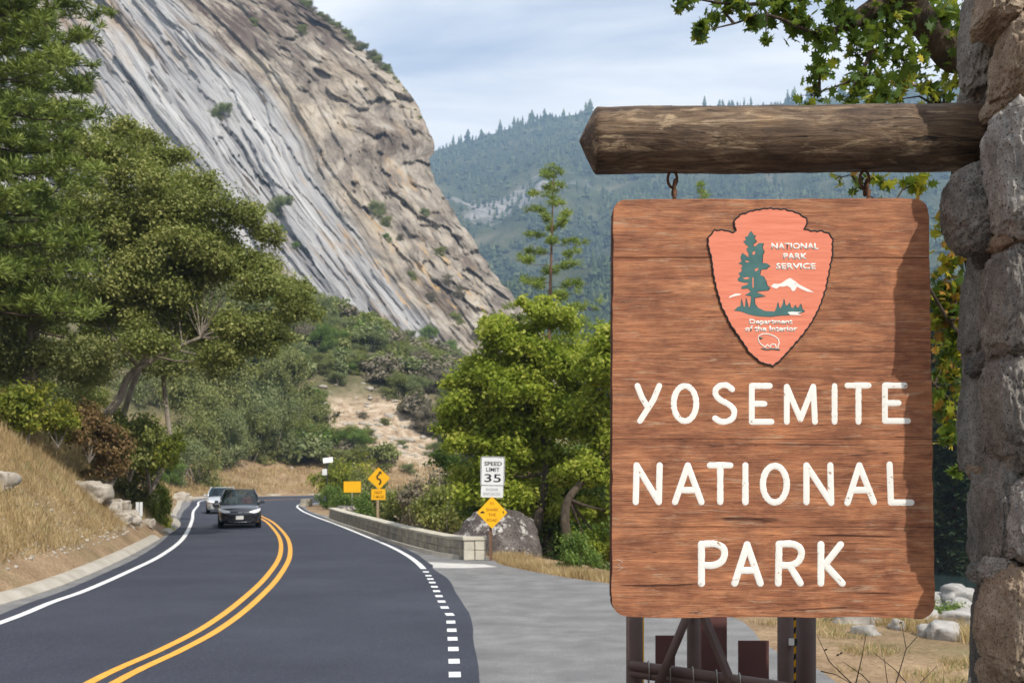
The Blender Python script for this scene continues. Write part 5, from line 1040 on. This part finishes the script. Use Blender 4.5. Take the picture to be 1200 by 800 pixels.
for px0, px1, py, D, lb in ((768, 791, 744, 6.8, 'narrow brown board standing behind the left gate brace'), (865, 901, 750, 6.7, 'brown rectangular board standing right of the gate braces')):
    x0, _, z = pp(px0, py, D); x1 = pp(px1, py, D)[0]; t = thing('marker_board', lb, 'board', ((x0+x1)/2, D, 0)); MB().box(((x0+x1)/2, D, z-.3), (x1-x0, .012, .6)).build('panel', m_brownpanel, t, bevel=.002)
    MB().tube([((x0+x1)/2, D+.03, 0), ((x0+x1)/2, D+.03, z-.1)], .02, 8).build('post', m_brownsteel, t)
t = thing('bollard', 'left one of the two round brown steel posts right of the gate', 'bollard', ((920.5-600)/F*6.2, 6.2, 0)); vpost(920.5, 6.2, 19, 690, t)
x, y, z = pp(926, 750, 6.2); MB().box((x-.006, 6.2-.052, z), (.028, .012, .036)).build('reflector', m_signw, t); MB().box((x+.016, 6.2-.05, z), (.018, .012, .036)).build('reflector', m_black, t)
t = thing('bollard', 'thicker brown steel post with black and yellow striped tape on its left', 'bollard', ((944.5-600)/F*6.35, 6.35, 0)); vpost(944.5, 6.35, 23, 690, t)
D = 6.45; x0 = pp(929.5, 0, D)[0]; x1 = pp(937, 0, D)[0]
tp = thing('hazard_strip', 'black and yellow diagonal striped strip between the two round posts', 'marker', ((x0+x1)/2, D, 0)); MB().box(((x0+x1)/2, D+.01, .75), (x1-x0+.03, .012, 1.5)).build('strip', m_black, tp)
for k in range(16):
    z0 = .5+k*.075; MB().add([(x0-.012, D+.001, z0), (x1+.012, D+.001, z0+.045), (x1+.012, D+.001, z0+.085), (x0-.012, D+.001, z0+.04)], [(0, 1, 2, 3)]).build('stripe', m_signy, tp)
t = thing('hazard_strip', 'sliver of yellow strip just right of the left gate post', 'marker', (pp(753, 0, 6.7)[0], 6.7, 0)); MB().box((pp(752.6, 0, 6.7)[0], 6.7, .75), (.02, .01, 1.5)).build('strip', m_signy, t)
# bare twigs in front
tw = MB()
for st_ in ([(1056, 728), (1062, 760), (1050, 800), (1058, 860)], [(958, 745), (972, 775), (1000, 802), (1020, 850)], [(1015, 742), (1010, 770), (1003, 800), (1000, 860)], [(988, 775), (1010, 790), (1032, 812)], [(1098, 780), (1078, 800), (1060, 840)], [(1000, 802), (980, 790), (962, 786)], [(1025, 765), (1050, 785), (1075, 815)], [(1062, 760), (1075, 745)], [(1036, 770), (1040, 800), (1035, 850)]):
    tw.tube([P(a, b, 6.0) for a, b in st_], [.0016, .0024, .0036, .005][:len(st_)], 5)
tw.tube([P(1000, 850, 6.), (P(1005, 850, 6.)[0], 6.02, .0)], .008, 5); tw.tube([P(1035, 845, 6.), (P(1010, 850, 6.)[0], 6.02, .0)], .006, 5)
for q in ((982, 768), (986, 766), (1001, 804), (1056, 730), (968, 762)): tw.tube([P(q[0]-2, q[1], 6), P(q[0], q[1]-1.6, 6), P(q[0]+2, q[1]-1.5, 6)], [.002, .006, .001], 4)
o = tw.build('bare_twigs', m_bark, None, loc=(P(1010, 850, 6)[0], 6.02, 0)); tag(o, 'thin leafless twigs standing up between the posts and the stone pillar', 'twigs')

# ------------------------------------------------------------------ road signs
def plate(parent, name, cx, cy, D, wpx, hpx, mat, rot=0, th=.004, rad=.03, dia=False, yo=0):
    s_ = D/F; x, y, z = P(cx, cy, D); hw, hh = wpx*s_/2, hpx*s_/2
    pts = []
    if dia:
        base = [(0, -hh), (hw, 0), (0, hh), (-hw, 0)]
        for i in range(4):
            p = Vector(base[i]); a = Vector(base[i-1]); b = Vector(base[(i+1) % 4]); pts += [p.lerp(a, .06), p.lerp(a, .02).lerp(p.lerp(b, .02), .5), p.lerp(b, .06)]
    else:
        for sx_, sy_, a0 in ((1, -1, -90), (1, 1, 0), (-1, 1, 90), (-1, -1, 180)):
            for i in range(4): a = R(a0+30*i); pts.append((sx_*(hw-rad)+rad*math.cos(a), sy_*(hh-rad)+rad*math.sin(a)))
    pts = [(x+p[0]*math.cos(rot)-p[1]*math.sin(rot), z+p[0]*math.sin(rot)+p[1]*math.cos(rot)) for p in pts]
    return MB().prism(pts, y+yo, y+yo+th).build(name, mat, parent)
D = 29.4; s_ = D/F
sp = thing('speed_limit_sign', 'white speed limit 35 sign on a brown post by the end of the wall', 'road sign', (P(575, 0, D)[0], D, -.02))
rt = R(-1.2)
plate(sp, 'plate_border', 577.3, 552, D, 27.5, 33.5, m_ink, rt, rad=.04, yo=-.001); plate(sp, 'plate', 577.3, 552, D, 28.3, 34.5, m_signw, rt, rad=.045, yo=.001); plate(sp, 'plate_face', 577.3, 552, D, 26.2, 32.2, m_signw, rt, rad=.03, yo=-.002)
def T(s, cx, cy, wpx, hpx, D, mat, parent, rot=0, off=.02): x, y, z = P(cx, cy, D); text('lettering', s, x, z, wpx*D/F, hpx*D/F, mat, parent, y-.004, off, rot=rot)
T('SPEED', 577.9, 543.1, 20.6, 4.9, D, m_ink, sp, rt); T('LIMIT', 577.6, 550, 15.8, 4.8, D, m_ink, sp, rt); T('35', 577.4, 559.9, 19.4, 9.6, D, m_ink, sp, rt, .01)
plate(sp, 'lower_plate', 576.6, 576, D, 26, 13.2, m_signw, rt, rad=.03, yo=.0); T('RADAR', 576.8, 573.3, 14, 3, D, m_inkg, sp, rt, .0); T('ENFORCED', 576.5, 578.6, 20, 3.2, D, m_inkg, sp, rt, .0)
MB().box((P(575, 0, D)[0], D+.035, .95), (.075, .05, 2.0)).build('post', m_barkr, sp)
MB().box((P(577, 0, D)[0], D+.02, 2.0), (.05, .03, .9)).build('post', m_galv, sp)
dm = thing('warning_sign', 'yellow diamond share the road sign below the speed limit plate', 'road sign', (P(576.5, 0, D)[0], D-.02, .9))
DD = D-.05
plate(dm, 'plate', 576.6, 600.2, DD, 36, 38, m_signy, 0, dia=True, yo=0)
T('TO', 576.6, 589.5, 5, 3.2, DD, m_inko, dm, off=.01); T('SHARE', 576.8, 596.6, 14, 3.6, DD, m_inko, dm, off=.01); T('THE', 576.8, 602.7, 8.4, 3.5, DD, m_inko, dm, off=.01); T('ROAD', 576.8, 608.8, 12, 3.6, DD, m_inko, dm, off=.01)
x, y, z = P(565.4, 600, DD); k_ = DD/F
MB().prism([(x+a*k_, z-b*k_) for a, b in ((-2.6, .8), (-2.4, -.3), (-1.5, -.5), (-.9, -1.4), (.9, -1.4), (1.5, -.5), (2.4, -.3), (2.6, .8), (1.8, .8), (1.6, 1.3), (.9, 1.3), (.8, .8), (-.8, .8), (-.9, 1.3), (-1.6, 1.3), (-1.8, .8))], y-.004, y-.001).build('car_symbol', m_ink, dm)
x, y, z = P(589.6, 600, DD); MB().prism([(x+a*k_, z-b*k_) for a, b in ((-.6, -1.6), (.4, -1.8), (.9, .2), (.5, 2), (-.2, 2), (.1, .3), (-.5, .1))], y-.004, y-.001).build('bicycle_symbol', m_ink, dm)
# winding road sign
D = 48.; cs = thing('warning_sign', 'yellow diamond winding road sign with small plate on a pale timber post behind the wall', 'road sign', (P(442, 0, D)[0], D, tz(P(442, 0, D)[0], D)))
plate(cs, 'plate', 444, 560.3, D, 26.4, 26.4, m_signy, R(2), dia=True); plate(cs, 'small_plate', 443.4, 579, D, 16.6, 12.6, m_signy, 0, rad=.03, yo=.002)
T('NEXT', 443.6, 576.5, 9, 3, D-.003, m_inko, cs, off=.01); T('2 MILES', 443.6, 581.6, 12.5, 3, D-.003, m_inko, cs, off=.01)
MB().tube([P(a, b, D-.01) for a, b in ((444.3, 567.4), (446.4, 564.5), (445.6, 561.8), (442.4, 560.3), (441.8, 557.8), (443.6, 555.8), (444.9, 554.6))], .038, 6, squash=.15).build('arrow', m_ink, cs)
x, y, z = P(445.2, 553.6, D); k_ = D/F; MB().prism([(x+a*k_, z-b*k_) for a, b in ((.9, -2.2), (2.5, 1.4), (-2.0, -.1))], y-.012, y-.004).build('arrow_head', m_ink, cs)
x = P(442.6, 0, D)[0]; MB().box((x, D+.06, .4), (.10, .09, 3.1)).build('post', m_woodpost, cs)
D = 62.; ys = thing('warning_sign', 'plain yellow rectangular sign on a thin post left of the winding road sign', 'road sign', (P(412.5, 0, D)[0], D, tz(P(412, 0, D)[0], D))); plate(ys, 'plate', 412.8, 570.2, D, 20.2, 13, m_signy, 0, rad=.04)
MB().box((P(412.6, 0, D)[0], D+.03, .1), (.05, .05, 2.9)).build('post', m_galv, ys)
for k, yy in enumerate((567.4, 570.4, 573.4)): MB().box(P(412.8, yy, D-.004), (11*D/F, .004, .9*D/F)).build('faded_line', m_inko, ys) if False else None
# solar powered device
D = 80.; so = thing('solar_panel_pole', 'pole with tilted white solar panel and grey box beyond the dark green bush', 'pole', (P(383, 0, D)[0], D, -.1)); x = P(383, 0, D)[0]; MB().tube([(x, D, -.1), (x, D, P(0, 541, D)[2])], .06, 8).build('post', m_trim, so)
MB().box(P(384.3, 539, D), (.68, .42, .04), m=Matrix.Rotation(R(58), 3, 'X') @ Matrix.Rotation(R(8), 3, 'Z')).build('solar_panel', m_signw, so); MB().box(P(380.5, 553, D), (.34, .2, .44)).build('box', m_signw, so, bevel=.02)
# white marker on the bank
x, y, z = P(163, 604, 38.5); mk = thing('marker_post', 'short white marker post with two faces on the bank near the kerb end', 'marker', (x, y, z)); MB().box((x-.06, y, z+.22), (.1, .03, .48)).build('blade', m_signw, mk, bevel=.01); MB().box((x+.06, y+.02, z+.22), (.1, .03, .48)).build('blade', m_signw, mk, bevel=.01)
# small pale posts far up on the hill
for k, (px, h) in enumerate(((486.5, 1), (490.5, 1.1))):
    D = 215; x, y, z = P(px, 426, D); o = MB().tube([(x, y, z), (x, y, z+2.8*h)], .22, 6).build('post', m_signw, None, loc=(x, y, z)); tag(o, 'pale blue grey post standing on the hillside under the cliff', 'post', 'pair of pale posts on the hillside')

# ------------------------------------------------------------------ cars
def make_car(name, label, cx, cy, rot, paint, H=1.60, W=1.76, L=4.35, suv=False):
    t = thing(name, label, 'car', (cx, cy, .008)); t.rotation_euler.z = rot; O = ORI[t]; ORI[t] = Vector((0, 0, 0))
    hw = W/2; bz = .99 if not suv else .96
    # lower body: rings along the length; each ring is a half section mirrored
    st_ = [(-.500*L, .60, .34, .30, .62), (-.492*L, .72, .22, .26, .68), (-.47*L, .84, .18, .24, .76), (-.43*L, .93, .17, .22, .84), (-.36*L, .98, .17, .22, .92), (-.28*L, 1.0, .17, .22, .98), (-.21*L, 1.0, .17, .22, bz), (0, 1.0, .17, .22, bz+.02), (.3*L, 1.0, .17, .22, bz+.05), (.44*L, .95, .2, .26, bz+.05), (.488*L, .86, .28, .34, bz), (.5*L, .74, .36, .44, bz-.08)]
    V = []; prof = []
    for y, wf, zb, zs, zt in st_:
        w_ = hw*wf; ring = [(0, zb), (w_*.82, zb), (w_*.97, zs), (w_*1.0, zs+(zt-zs)*.35), (w_*1.0, zs+(zt-zs)*.62), (w_*.965, zs+(zt-zs)*.86), (w_*.88, zt-.012), (w_*.66, zt+.012), (w_*.33, zt+.03), (0, zt+.035)]
        ring = ring+[(-a, b) for a, b in ring[-2:0:-1]]; V += [(a, y, b) for a, b in ring]; nr = len(ring)
    f = [(i*nr+k, i*nr+(k+1) % nr, (i+1)*nr+(k+1) % nr, (i+1)*nr+k) for i in range(len(st_)-1) for k in range(nr)]+[tuple(range(nr))[::-1], tuple((len(st_)-1)*nr+k for k in range(nr))]
    mb = MB(); mb.add(V, f, True); body = mb.build('body', paint, t); sb = body.modifiers.new('sub', 'SUBSURF'); sb.levels = 2; sb.render_levels = 2
    # cabin: pillars and roof as a frame, glass between
    y0, y1, y2, y3 = -.235*L, -.055*L, .36*L, .465*L; zb = bz-.01; zr = H-.02; wb = hw*.92; wt = hw*.70
    def cab(y, z): f_ = (z-zb)/(zr-zb); return wb+(wt-wb)*f_**1.2
    mb = MB(); roof = [(a*wt, y, zr+.03*(1-a*a)) for y in np.linspace(y1, y2, 6) for a in (-1, -.6, 0, .6, 1)]; rf = [(i*5+k, i*5+k+1, (i+1)*5+k+1, (i+1)*5+k) for i in range(5) for k in range(4)]
    lo = [(a, b, c-.05) for a, b, c in roof]; nv = len(roof); rf2 = [tuple(nv+q for q in ff) for ff in rf]; rim = [(k, k+1, k+1+nv, k+nv) for k in range(4)]+[(25+k, 26+k, 26+k+nv, 25+k+nv) for k in range(4)]+[(i*5, (i+1)*5, (i+1)*5+nv, i*5+nv) for i in range(5)]+[(i*5+4, (i+1)*5+4, (i+1)*5+4+nv, i*5+4+nv) for i in range(5)]
    mb.add(roof+lo, rf+rf2+rim, True); mb.build('roof', paint, t)
    mb = MB()
    for s in (1, -1):
        mb.tube([(s*(wb-.01), y0, zb), (s*(wb-.06), (y0+y1)/2, (zb+zr)/2+.02), (s*wt, y1, zr)], [.045, .036, .036], 6); mb.tube([(s*(wb-.02), .05*L, zb), (s*wt, .07*L, zr)], .035, 6); mb.tube([(s*(wb-.03), .26*L, zb), (s*wt, .25*L, zr)], .04, 6); mb.tube([(s*(wb-.05), y3, zb), (s*wt, y2, zr)], .06, 6); mb.tube([(s*wt, y1, zr), (s*wt, y2, zr)], .03, 6)
    mb.build('pillars', paint, t)
    def quadg(name, a, b, c, d, n=6, bow=.05):
        V = []; 
        for i in range(n+1):
            for k in range(n+1):
                u, v = k/n, i/n; p = (Vector(a)*(1-u)+Vector(b)*u)*(1-v)+(Vector(d)*(1-u)+Vector(c)*u)*v; dr = Vector((0, -1, .3)) if name != 'rear_window' else Vector((0, 1, .3)); V.append(p+dr*bow*(4*u*(1-u)))
        return MB().add(V, [(i*(n+1)+k, i*(n+1)+k+1, (i+1)*(n+1)+k+1, (i+1)*(n+1)+k) for i in range(n) for k in range(n)], True).build(name, m_glass, t)
    quadg('windscreen', (-wb+.03, y0-.01, zb), (wb-.03, y0-.01, zb), (wt-.02, y1, zr), (-wt+.02, y1, zr)); quadg('rear_window', (-wb+.05, y3, zb), (wb-.05, y3, zb), (wt, y2, zr), (-wt, y2, zr), bow=.02)
    for s in (1, -1):
        MB().add([(s*(wb-.012), y0+.05, zb), (s*(wb-.012), .05*L, zb), (s*(wt+.004), .07*L, zr-.01), (s*(wt+.004), y1+.03, zr-.01)], [(0, 1, 2, 3)]).build('side_window', m_glass, t); MB().add([(s*(wb-.016), .055*L, zb), (s*(wb-.03), y3-.1, zb), (s*(wt+.002), y2-.05, zr-.01), (s*(wt+.002), .075*L, zr-.01)], [(0, 1, 2, 3)]).build('side_window', m_glass, t)
        # mirror
        m_ = MB(); x = s*(hw+.075); m_.box((x, y0+.28, zb+.09), (.18, .09, .13), taper=.85); mi = m_.build('mirror', paint, t, bevel=.025); MB().box((s*(hw-.03), y0+.29, zb+.045), (.16, .04, .035)).build('mirror_arm', m_trim, mi)
        # headlight, swept back
        fy = -.492*L; top_ = [(.955, .36, .83), (.84, .17, .80), (.64, .05, .755), (.43, .0, .70)]; bot_ = [(.965, .30, .74), (.86, .10, .67), (.66, -.02, .63), (.46, -.045, .655)]; m_ = MB()
        for a_, b_ in ((0, 1), (1, 2), (2, 3)):
            q = [top_[a_], top_[b_], bot_[b_], bot_[a_]]; q = [(s*hw*x_, fy+y_-.03, z_) for x_, y_, z_ in q]; m_.add(q+[(x_*.97, y_+.12, z_) for x_, y_, z_ in q], [(0, 1, 2, 3), (4, 7, 6, 5), (0, 4, 5, 1), (2, 6, 7, 3)])
        m_.build('headlight', m_lamp, t, bevel=.008)
        m_ = MB(); m_.tube([(s*hw*.74, -.478*L-.03, .40), (s*hw*.74, -.478*L+.05, .40)], .06, 12); m_.build('fog_light', m_trim, t)
        for yy in (-.305*L, .30*L):
            wx = s*(hw-.115); m_ = MB(); m_.tube([(wx-.1, yy, .315), (wx-.09, yy, .315), (wx+.09, yy, .315), (wx+.1, yy, .315)], [.27, .315, .315, .27], 24); wh = m_.build('wheel', m_tyre, t); m_ = MB(); m_.tube([(wx+s*.07, yy, .315), (wx+s*.108, yy, .315)], .2, 20); m_.build('rim', m_rim, wh)
            m_ = MB(); m_.tube([(wx-s*.05, yy, .35), (wx+s*.118, yy, .35)], .355, 24); m_.build('wheel_arch', m_trim, t)
    fy = -.5*L
    MB().prism([(-.52, .44), (-.40, .30), (.40, .30), (.52, .44), (.56, .60), (.30, .575), (-.30, .575), (-.56, .60)], fy-.012, fy+.12).build('grille', m_trim, t, bevel=.015)
    m_ = MB()
    for z_ in (.34, .385, .53, .56): m_.box((0, fy-.016, z_), (.86, .012, .012))
    m_.build('grille_bar', m_rim if suv else m_carb, t); MB().tube([(-.50, fy+.03, .278), (-.2, fy-.012, .268), (.2, fy-.012, .268), (.50, fy+.03, .278)], .011, 6).build('lip', m_chrome, t)
    MB().box((0, fy-.03, .45), (.31, .015, .155)).build('number_plate', m_plate, t, bevel=.005)
    MB().tube([(-.075, fy-.008, .665), (-.03, fy-.022, .655), (0, fy-.026, .645), (.03, fy-.022, .655), (.075, fy-.008, .665)], .011, 6).build('badge', m_chrome, t)
    m_ = MB()
    for s in (1, -1): m_.box((s*.37, -.02*L, .62), (.48, .5, .14)); m_.box((s*.37, .05*L, .92), (.46, .13, .58), taper=.8); m_.box((s*.37, .055*L, 1.30), (.24, .09, .16))
    m_.build('seats', m_seat, t, bevel=.03); MB().box((0, -.19*L, .93), (1.42, .3, .16)).build('dashboard', m_trim, t, bevel=.03)
    m_ = MB(); m_.tube([(.36+.18*math.cos(a), -.125*L+.05*math.sin(a), 1.0+.17*math.sin(a)) for a in np.linspace(0, 6.283, 18)], .014, 6, False); m_.build('steering_wheel', m_trim, t)
    for o in list(ORI): 
        pass
    ORI[t] = O; return t
def person(label, cx, cy, z, rot, shirt):
    # seated figure as one grown skin: hips, chest, neck, head, arms reaching forward
    me = bpy.data.meshes.new('person'); J = [(0, 0, 0), (0, .0, .22), (0, .02, .44), (0, .0, .56), (0, -.02, .68), (0, -.015, .80), (.19, 0, .47), (.25, -.12, .24), (.14, -.38, .30), (-.19, 0, .47), (-.25, -.12, .24), (-.14, -.38, .30), (.09, -.38, -.02), (-.09, -.38, -.02), (.1, -.46, -.42), (-.1, -.46, -.42)]
    E = [(0, 1), (1, 2), (2, 3), (3, 4), (4, 5), (2, 6), (6, 7), (7, 8), (2, 9), (9, 10), (10, 11), (0, 12), (0, 13), (12, 14), (13, 15)]; rr = [.15, .14, .15, .055, .095, .075, .065, .045, .035, .065, .045, .035, .075, .075, .05, .05]
    me.from_pydata(J, E, []); o = bpy.data.objects.new('person', me); col.objects.link(o); sk_ = o.modifiers.new('skin', 'SKIN'); o.modifiers.new('sub', 'SUBSURF').levels = 1
    for v, r_ in zip(me.skin_vertices[0].data, rr): v.radius = (r_, r_)
    me.skin_vertices[0].data[0].use_root = True
    bpy.context.view_layer.update(); m2 = bpy.data.meshes.new_from_object(o.evaluated_get(bpy.context.evaluated_depsgraph_get())); bpy.data.objects.remove(o)
    m2.materials.clear(); [m2.materials.append(x) for x in (shirt, m_skin, m_hair)]
    for p_ in m2.polygons:
        c = p_.center; p_.use_smooth = True; p_.material_index = 1 if c.z > .54 or c.y < -.30 and c.z > .1 else 0
        if c.z > .60 and (c.y > .03 or c.z > .83): p_.material_index = 2
    o = link('person', m2); o.location = (cx, cy, z); o.rotation_euler.z = rot; tag(o, label, 'person'); return o
cr = math.atan2(-.24, .97); 
def heading(dx, dy): return math.atan2(-dx, dy)
ca = heading(-.235, .972); front = np.array([-11.30, 47.2]); ax = np.array([-.235, .972]); c0 = front+ax*2.17
car1 = make_car('car', 'black hatchback coming round the bend with headlights facing the viewer', c0[0], c0[1], ca, m_carb)
perp = np.array([ax[1], -ax[0]])
for s, lb, sh in ((1, 'person in a red top driving the black car', m_shirt[0]), (-1, 'person in a grey top in the passenger seat of the black car', m_shirt[1])):
    q = c0+perp*.37*s+ax*.02; person(lb, q[0], q[1], .72, ca, sh)
f2 = np.array([-16.55, 65.0]); a2 = np.array([-.25, .968]); c2_ = f2+a2*2.2
make_car('car', 'silver grey car following close behind the black one', c2_[0], c2_[1], heading(*a2), m_cars, H=1.50, W=1.80, L=4.4, suv=True)

# ------------------------------------------------------------------ maple over and beside the pillar
def leaf_mesh(mat, seed):
    r = random.Random(seed); lob = [(0, -.5, 0), (.10, -.28, 0), (.36, -.34, 0), (.26, -.12, 0), (.52, .06, 0), (.30, .10, 0), (.34, .34, 0), (.13, .22, 0), (0, .56, 0)]
    pts = lob+[(-a, b, 0) for a, b, _ in lob[-2:0:-1]]; V = [(0, -.02, 0)]+[(a+r.uniform(-.03, .03), b+r.uniform(-.03, .03), -.22*abs(a)+r.uniform(-.04, .04)-.18*b*b) for a, b, _ in pts]; n = len(pts)
    return mesh_np('leaf', V, [(0, 1+i, 1+(i+1) % n) for i in range(n)], mat)
LM = {k: [leaf_mesh(m_, 5+j) for j in range(3)] for k, m_ in (('g', m_mapg), ('y', m_mapy), ('o', m_mapo))}
P0 = P
def maple(label, base, branches, clusters, maxn, seed, mscale=1):
    t = thing('maple_tree', label, 'tree', base); mb = MB()
    for pts, rads in branches: c = catmull(pts, 5); mb.tube(c, np.interp(np.linspace(0, 1, len(c)), np.linspace(0, 1, len(rads)), rads), 9)
    r = random.Random(seed); n = 0; rest = []
    for (cx, cy, rad, cnt, D, kinds, size) in clusters:
        D = D*mscale; c = Vector(P0(cx, cy, D)); rr_ = rad/F*D
        # twig from the nearest branch
        best = min((Vector(p) for pts, _ in branches for p in pts), key=lambda p: (p-c).length)
        if (best-c).length < 3.5: mb.tube([best, best.lerp(c, .5)+Vector((0, 0, .06)), c], [.012, .007, .003], 4, False)
        for k in range(cnt):
            d = Vector((r.gauss(0, .5), r.gauss(0, .6), r.gauss(0, .5)))*rr_; p = c+d; q = Quaternion((r.gauss(0, 1), r.gauss(0, 1), r.gauss(0, 1), r.gauss(0, 1))).normalized()
            e = Matrix.Rotation(r.uniform(0, 6.28), 4, 'Z') @ Matrix.Rotation(R(r.gauss(55, 28)), 4, 'X'); kd = r.choice(kinds); s_ = size*r.uniform(.75, 1.25)
            if k < 8: mb.tube([c, c.lerp(p, .5)+Vector((0, 0, .01)), p], [.003, .002, .0012], 3, False)
            rest.append((p, e, kd, s_))
    r.shuffle(rest)
    for p, e, kd, s_ in rest[:maxn]:
        o = bpy.data.objects.new('leaf', LM[kd][r.randrange(3)]); col.objects.link(o); o.parent = t; o.location = p-Vector(base); o.rotation_euler = e.to_euler(); o.scale = (s_,)*3
    if rest[maxn:]:
      for kk in 'gyo':
        Vs = []; Fs = []; n0 = 0
        if not [q for q in rest[maxn:] if q[2] == kk]: continue
        for p, e, kd, s_ in [q for q in rest[maxn:] if q[2] == kk]:
            me = LM[kd][0]; v = np.array([x.co[:] for x in me.vertices])*s_; v = v@np.array(e.to_3x3()).T+np.array(p-Vector(base)); Vs.append(v); nv = len(v)-1; Fs += [(n0, n0+1+i, n0+1+(i+1) % nv) for i in range(nv)]; n0 += len(v)
        tag(link('leaves', mesh_np('leaves', np.vstack(Vs), Fs, {'g': m_mapg2, 'y': m_mapy2, 'o': m_mapo2}[kk]), t), kind='stuff')
    mb.build('branches', m_bark, t); return t
m_mapg2 = foliage('maple green joined', (.02, .05, .01), (.05, .105, .016), (.12, .19, .028), trans=.38, clump=2)
m_mapy2 = foliage('maple yellow joined', (.16, .22, .02), (.36, .36, .03), (.60, .46, .04), trans=.45, clump=2)
m_mapo2 = foliage('maple rust joined', (.16, .07, .02), (.38, .18, .04), (.55, .30, .06), trans=.4, clump=2)
g = 'ggggggggy'; DM = 10.
def PM(px, py, D): return P(px, py, D*.74)
maple('maple branches with dark star shaped leaves hanging into the top right corner', (4.1, 7.8, -.3),
      [([(4.1, 7.8, -.4), (4.02, 7.72, 2.4), PM(1165, 120, 10.2), PM(1110, 62, 10.), PM(1078, 20, 9.8), PM(1062, -25, 9.6), PM(1020, -90, 9.4)], [.22, .18, .12, .10, .085, .07, .04]),
       ([PM(1085, 30, 9.8), PM(1050, 2, 9.7), PM(1020, 12, 9.6), PM(995, 30, 9.5)], [.09, .08, .06, .045]),
       ([PM(1062, -25, 9.6), PM(1000, -20, 9.5), PM(930, 0, 9.4), PM(860, 5, 9.3), PM(790, -6, 9.2)], [.05, .03, .015, .009, .004]),
       ([PM(995, 30, 9.5), PM(960, 40, 9.4), PM(900, 18, 9.3), PM(860, 28, 9.3), PM(826, 36, 9.2)], [.03, .014, .009, .006, .003]),
       ([PM(1010, 20, 9.6), PM(1020, 60, 9.5), PM(1000, 92, 9.4), PM(960, 108, 9.4)], [.03, .016, .009, .004])],
      [(798, 2, 15, 22, 9.2, g, .078), (820, 36, 13, 27, 9.2, g, .078), (836, 22, 12, 18, 9.3, g, .078), (858, 6, 15, 31, 9.3, g, .078), (897, 46, 5, 6, 9.3, g, .078), (885, 18, 14, 31, 9.3, g, .078), (915, 12, 18, 45, 9.4, g, .078), (938, 26, 18, 49, 9.4, g, .078), (962, 48, 18, 45, 9.4, g, .078), (985, 18, 24, 74, 9.5, g, .078), (962, 82, 15, 31, 9.4, g, .078), (1010, 52, 26, 85, 9.5, g, .078), (1040, 22, 26, 81, 9.6, g, .078), (1020, 90, 22, 49, 9.5, g, .078), (1060, 72, 28, 70, 9.7, g, .078), (1002, 112, 24, 39, 9.4, g, .078), (950, 112, 14, 18, 9.4, g, .078), (1095, 18, 28, 97, 9.9, g, .078), (1112, 58, 24, 58, 10, g, .078), (1130, 20, 24, 58, 10.2, g, .078), (1060, -20, 50, 136, 9.6, g, .078), (960, -25, 40, 97, 9.4, g, .078), (880, -25, 30, 49, 9.3, g, .078), (1035, 112, 16, 31, 9.5, g, .078)], 300, 3, .74)
maple('young maple beside the pillar with yellow, orange and green leaves', (4.3, 8.2, -.3),
      [([(4.3, 8.2, -.3), P(1190, 560, 8.2), P(1150, 400, 8.), P(1130, 280, 7.8), P(1105, 130, 7.6)], [.05, .04, .03, .02, .01]),
       ([P(1150, 420, 8.), P(1115, 380, 7.9), P(1085, 330, 7.8), P(1040, 250, 7.8), P(1010, 222, 7.8)], [.02, .014, .01, .007, .003]),
       ([P(1160, 500, 8.1), P(1125, 480, 8), P(1095, 450, 7.9), P(1070, 420, 7.9)], [.02, .012, .008, .004]),
       ([P(1170, 560, 8.1), P(1140, 545, 8), P(1125, 552, 7.9)], [.015, .008, .004])],
      [(1060, 98, 14, 9, 7.4, 'yyyo', .12), (1085, 92, 16, 9, 7.4, 'yygy', .12), (1110, 100, 16, 10, 7.5, 'ygyg', .11), (1130, 92, 8, 4, 7.5, 'y', .1), (1095, 116, 22, 18, 7.7, 'ggy', .1), (1050, 117, 12, 7, 7.6, 'g', .1),
       (1112, 265, 16, 44, 7.9, 'gyyo', .085), (1118, 300, 20, 68, 7.9, 'gyoy', .085), (1112, 335, 20, 74, 8, 'gygo', .085), (1106, 370, 20, 74, 8, 'ggyo', .085), (1112, 405, 22, 74, 8, 'ggyo', .085), (1110, 440, 22, 74, 8, 'gggyo', .085), (1106, 475, 20, 64, 8, 'ggyo', .085), (1112, 510, 16, 37, 8, 'ggyy', .085), (1122, 550, 10, 15, 8, 'g', .085), (1128, 380, 14, 51, 8, 'gyo', .085), (1126, 340, 12, 40, 8, 'gyo', .085),
       (1010, 212, 14, 12, 7.8, 'ggyo', .09), (1035, 215, 12, 14, 7.8, 'ggy', .09), (985, 208, 8, 5, 7.8, 'oy', .08), (1075, 215, 14, 37, 7.9, 'gyy', .09), (1060, 260, 16, 34, 7.9, 'gyo', .085), (1050, 330, 20, 44, 7.9, 'gyo', .085), (1050, 420, 20, 44, 7.9, 'gyo', .085)], 300, 8)

# ------------------------------------------------------------------ haze
hz, t, b = nodes('haze air'); t.nodes.remove(b); pv = t.nodes.new('ShaderNodeVolumePrincipled'); pv.inputs['Color'].default_value = (.47, .69, 1.0, 1); pv.inputs['Density'].default_value = .00026; pv.inputs['Anisotropy'].default_value = .0
t.links.new(pv.outputs[0], t.nodes['Material Output'].inputs['Volume'])
o = MB().box((200, 1300, 340), (7200, 7000, 720)).build('haze', hz); tag(o, 'thin blue haze in the air of the valley', 'haze', kind='stuff')
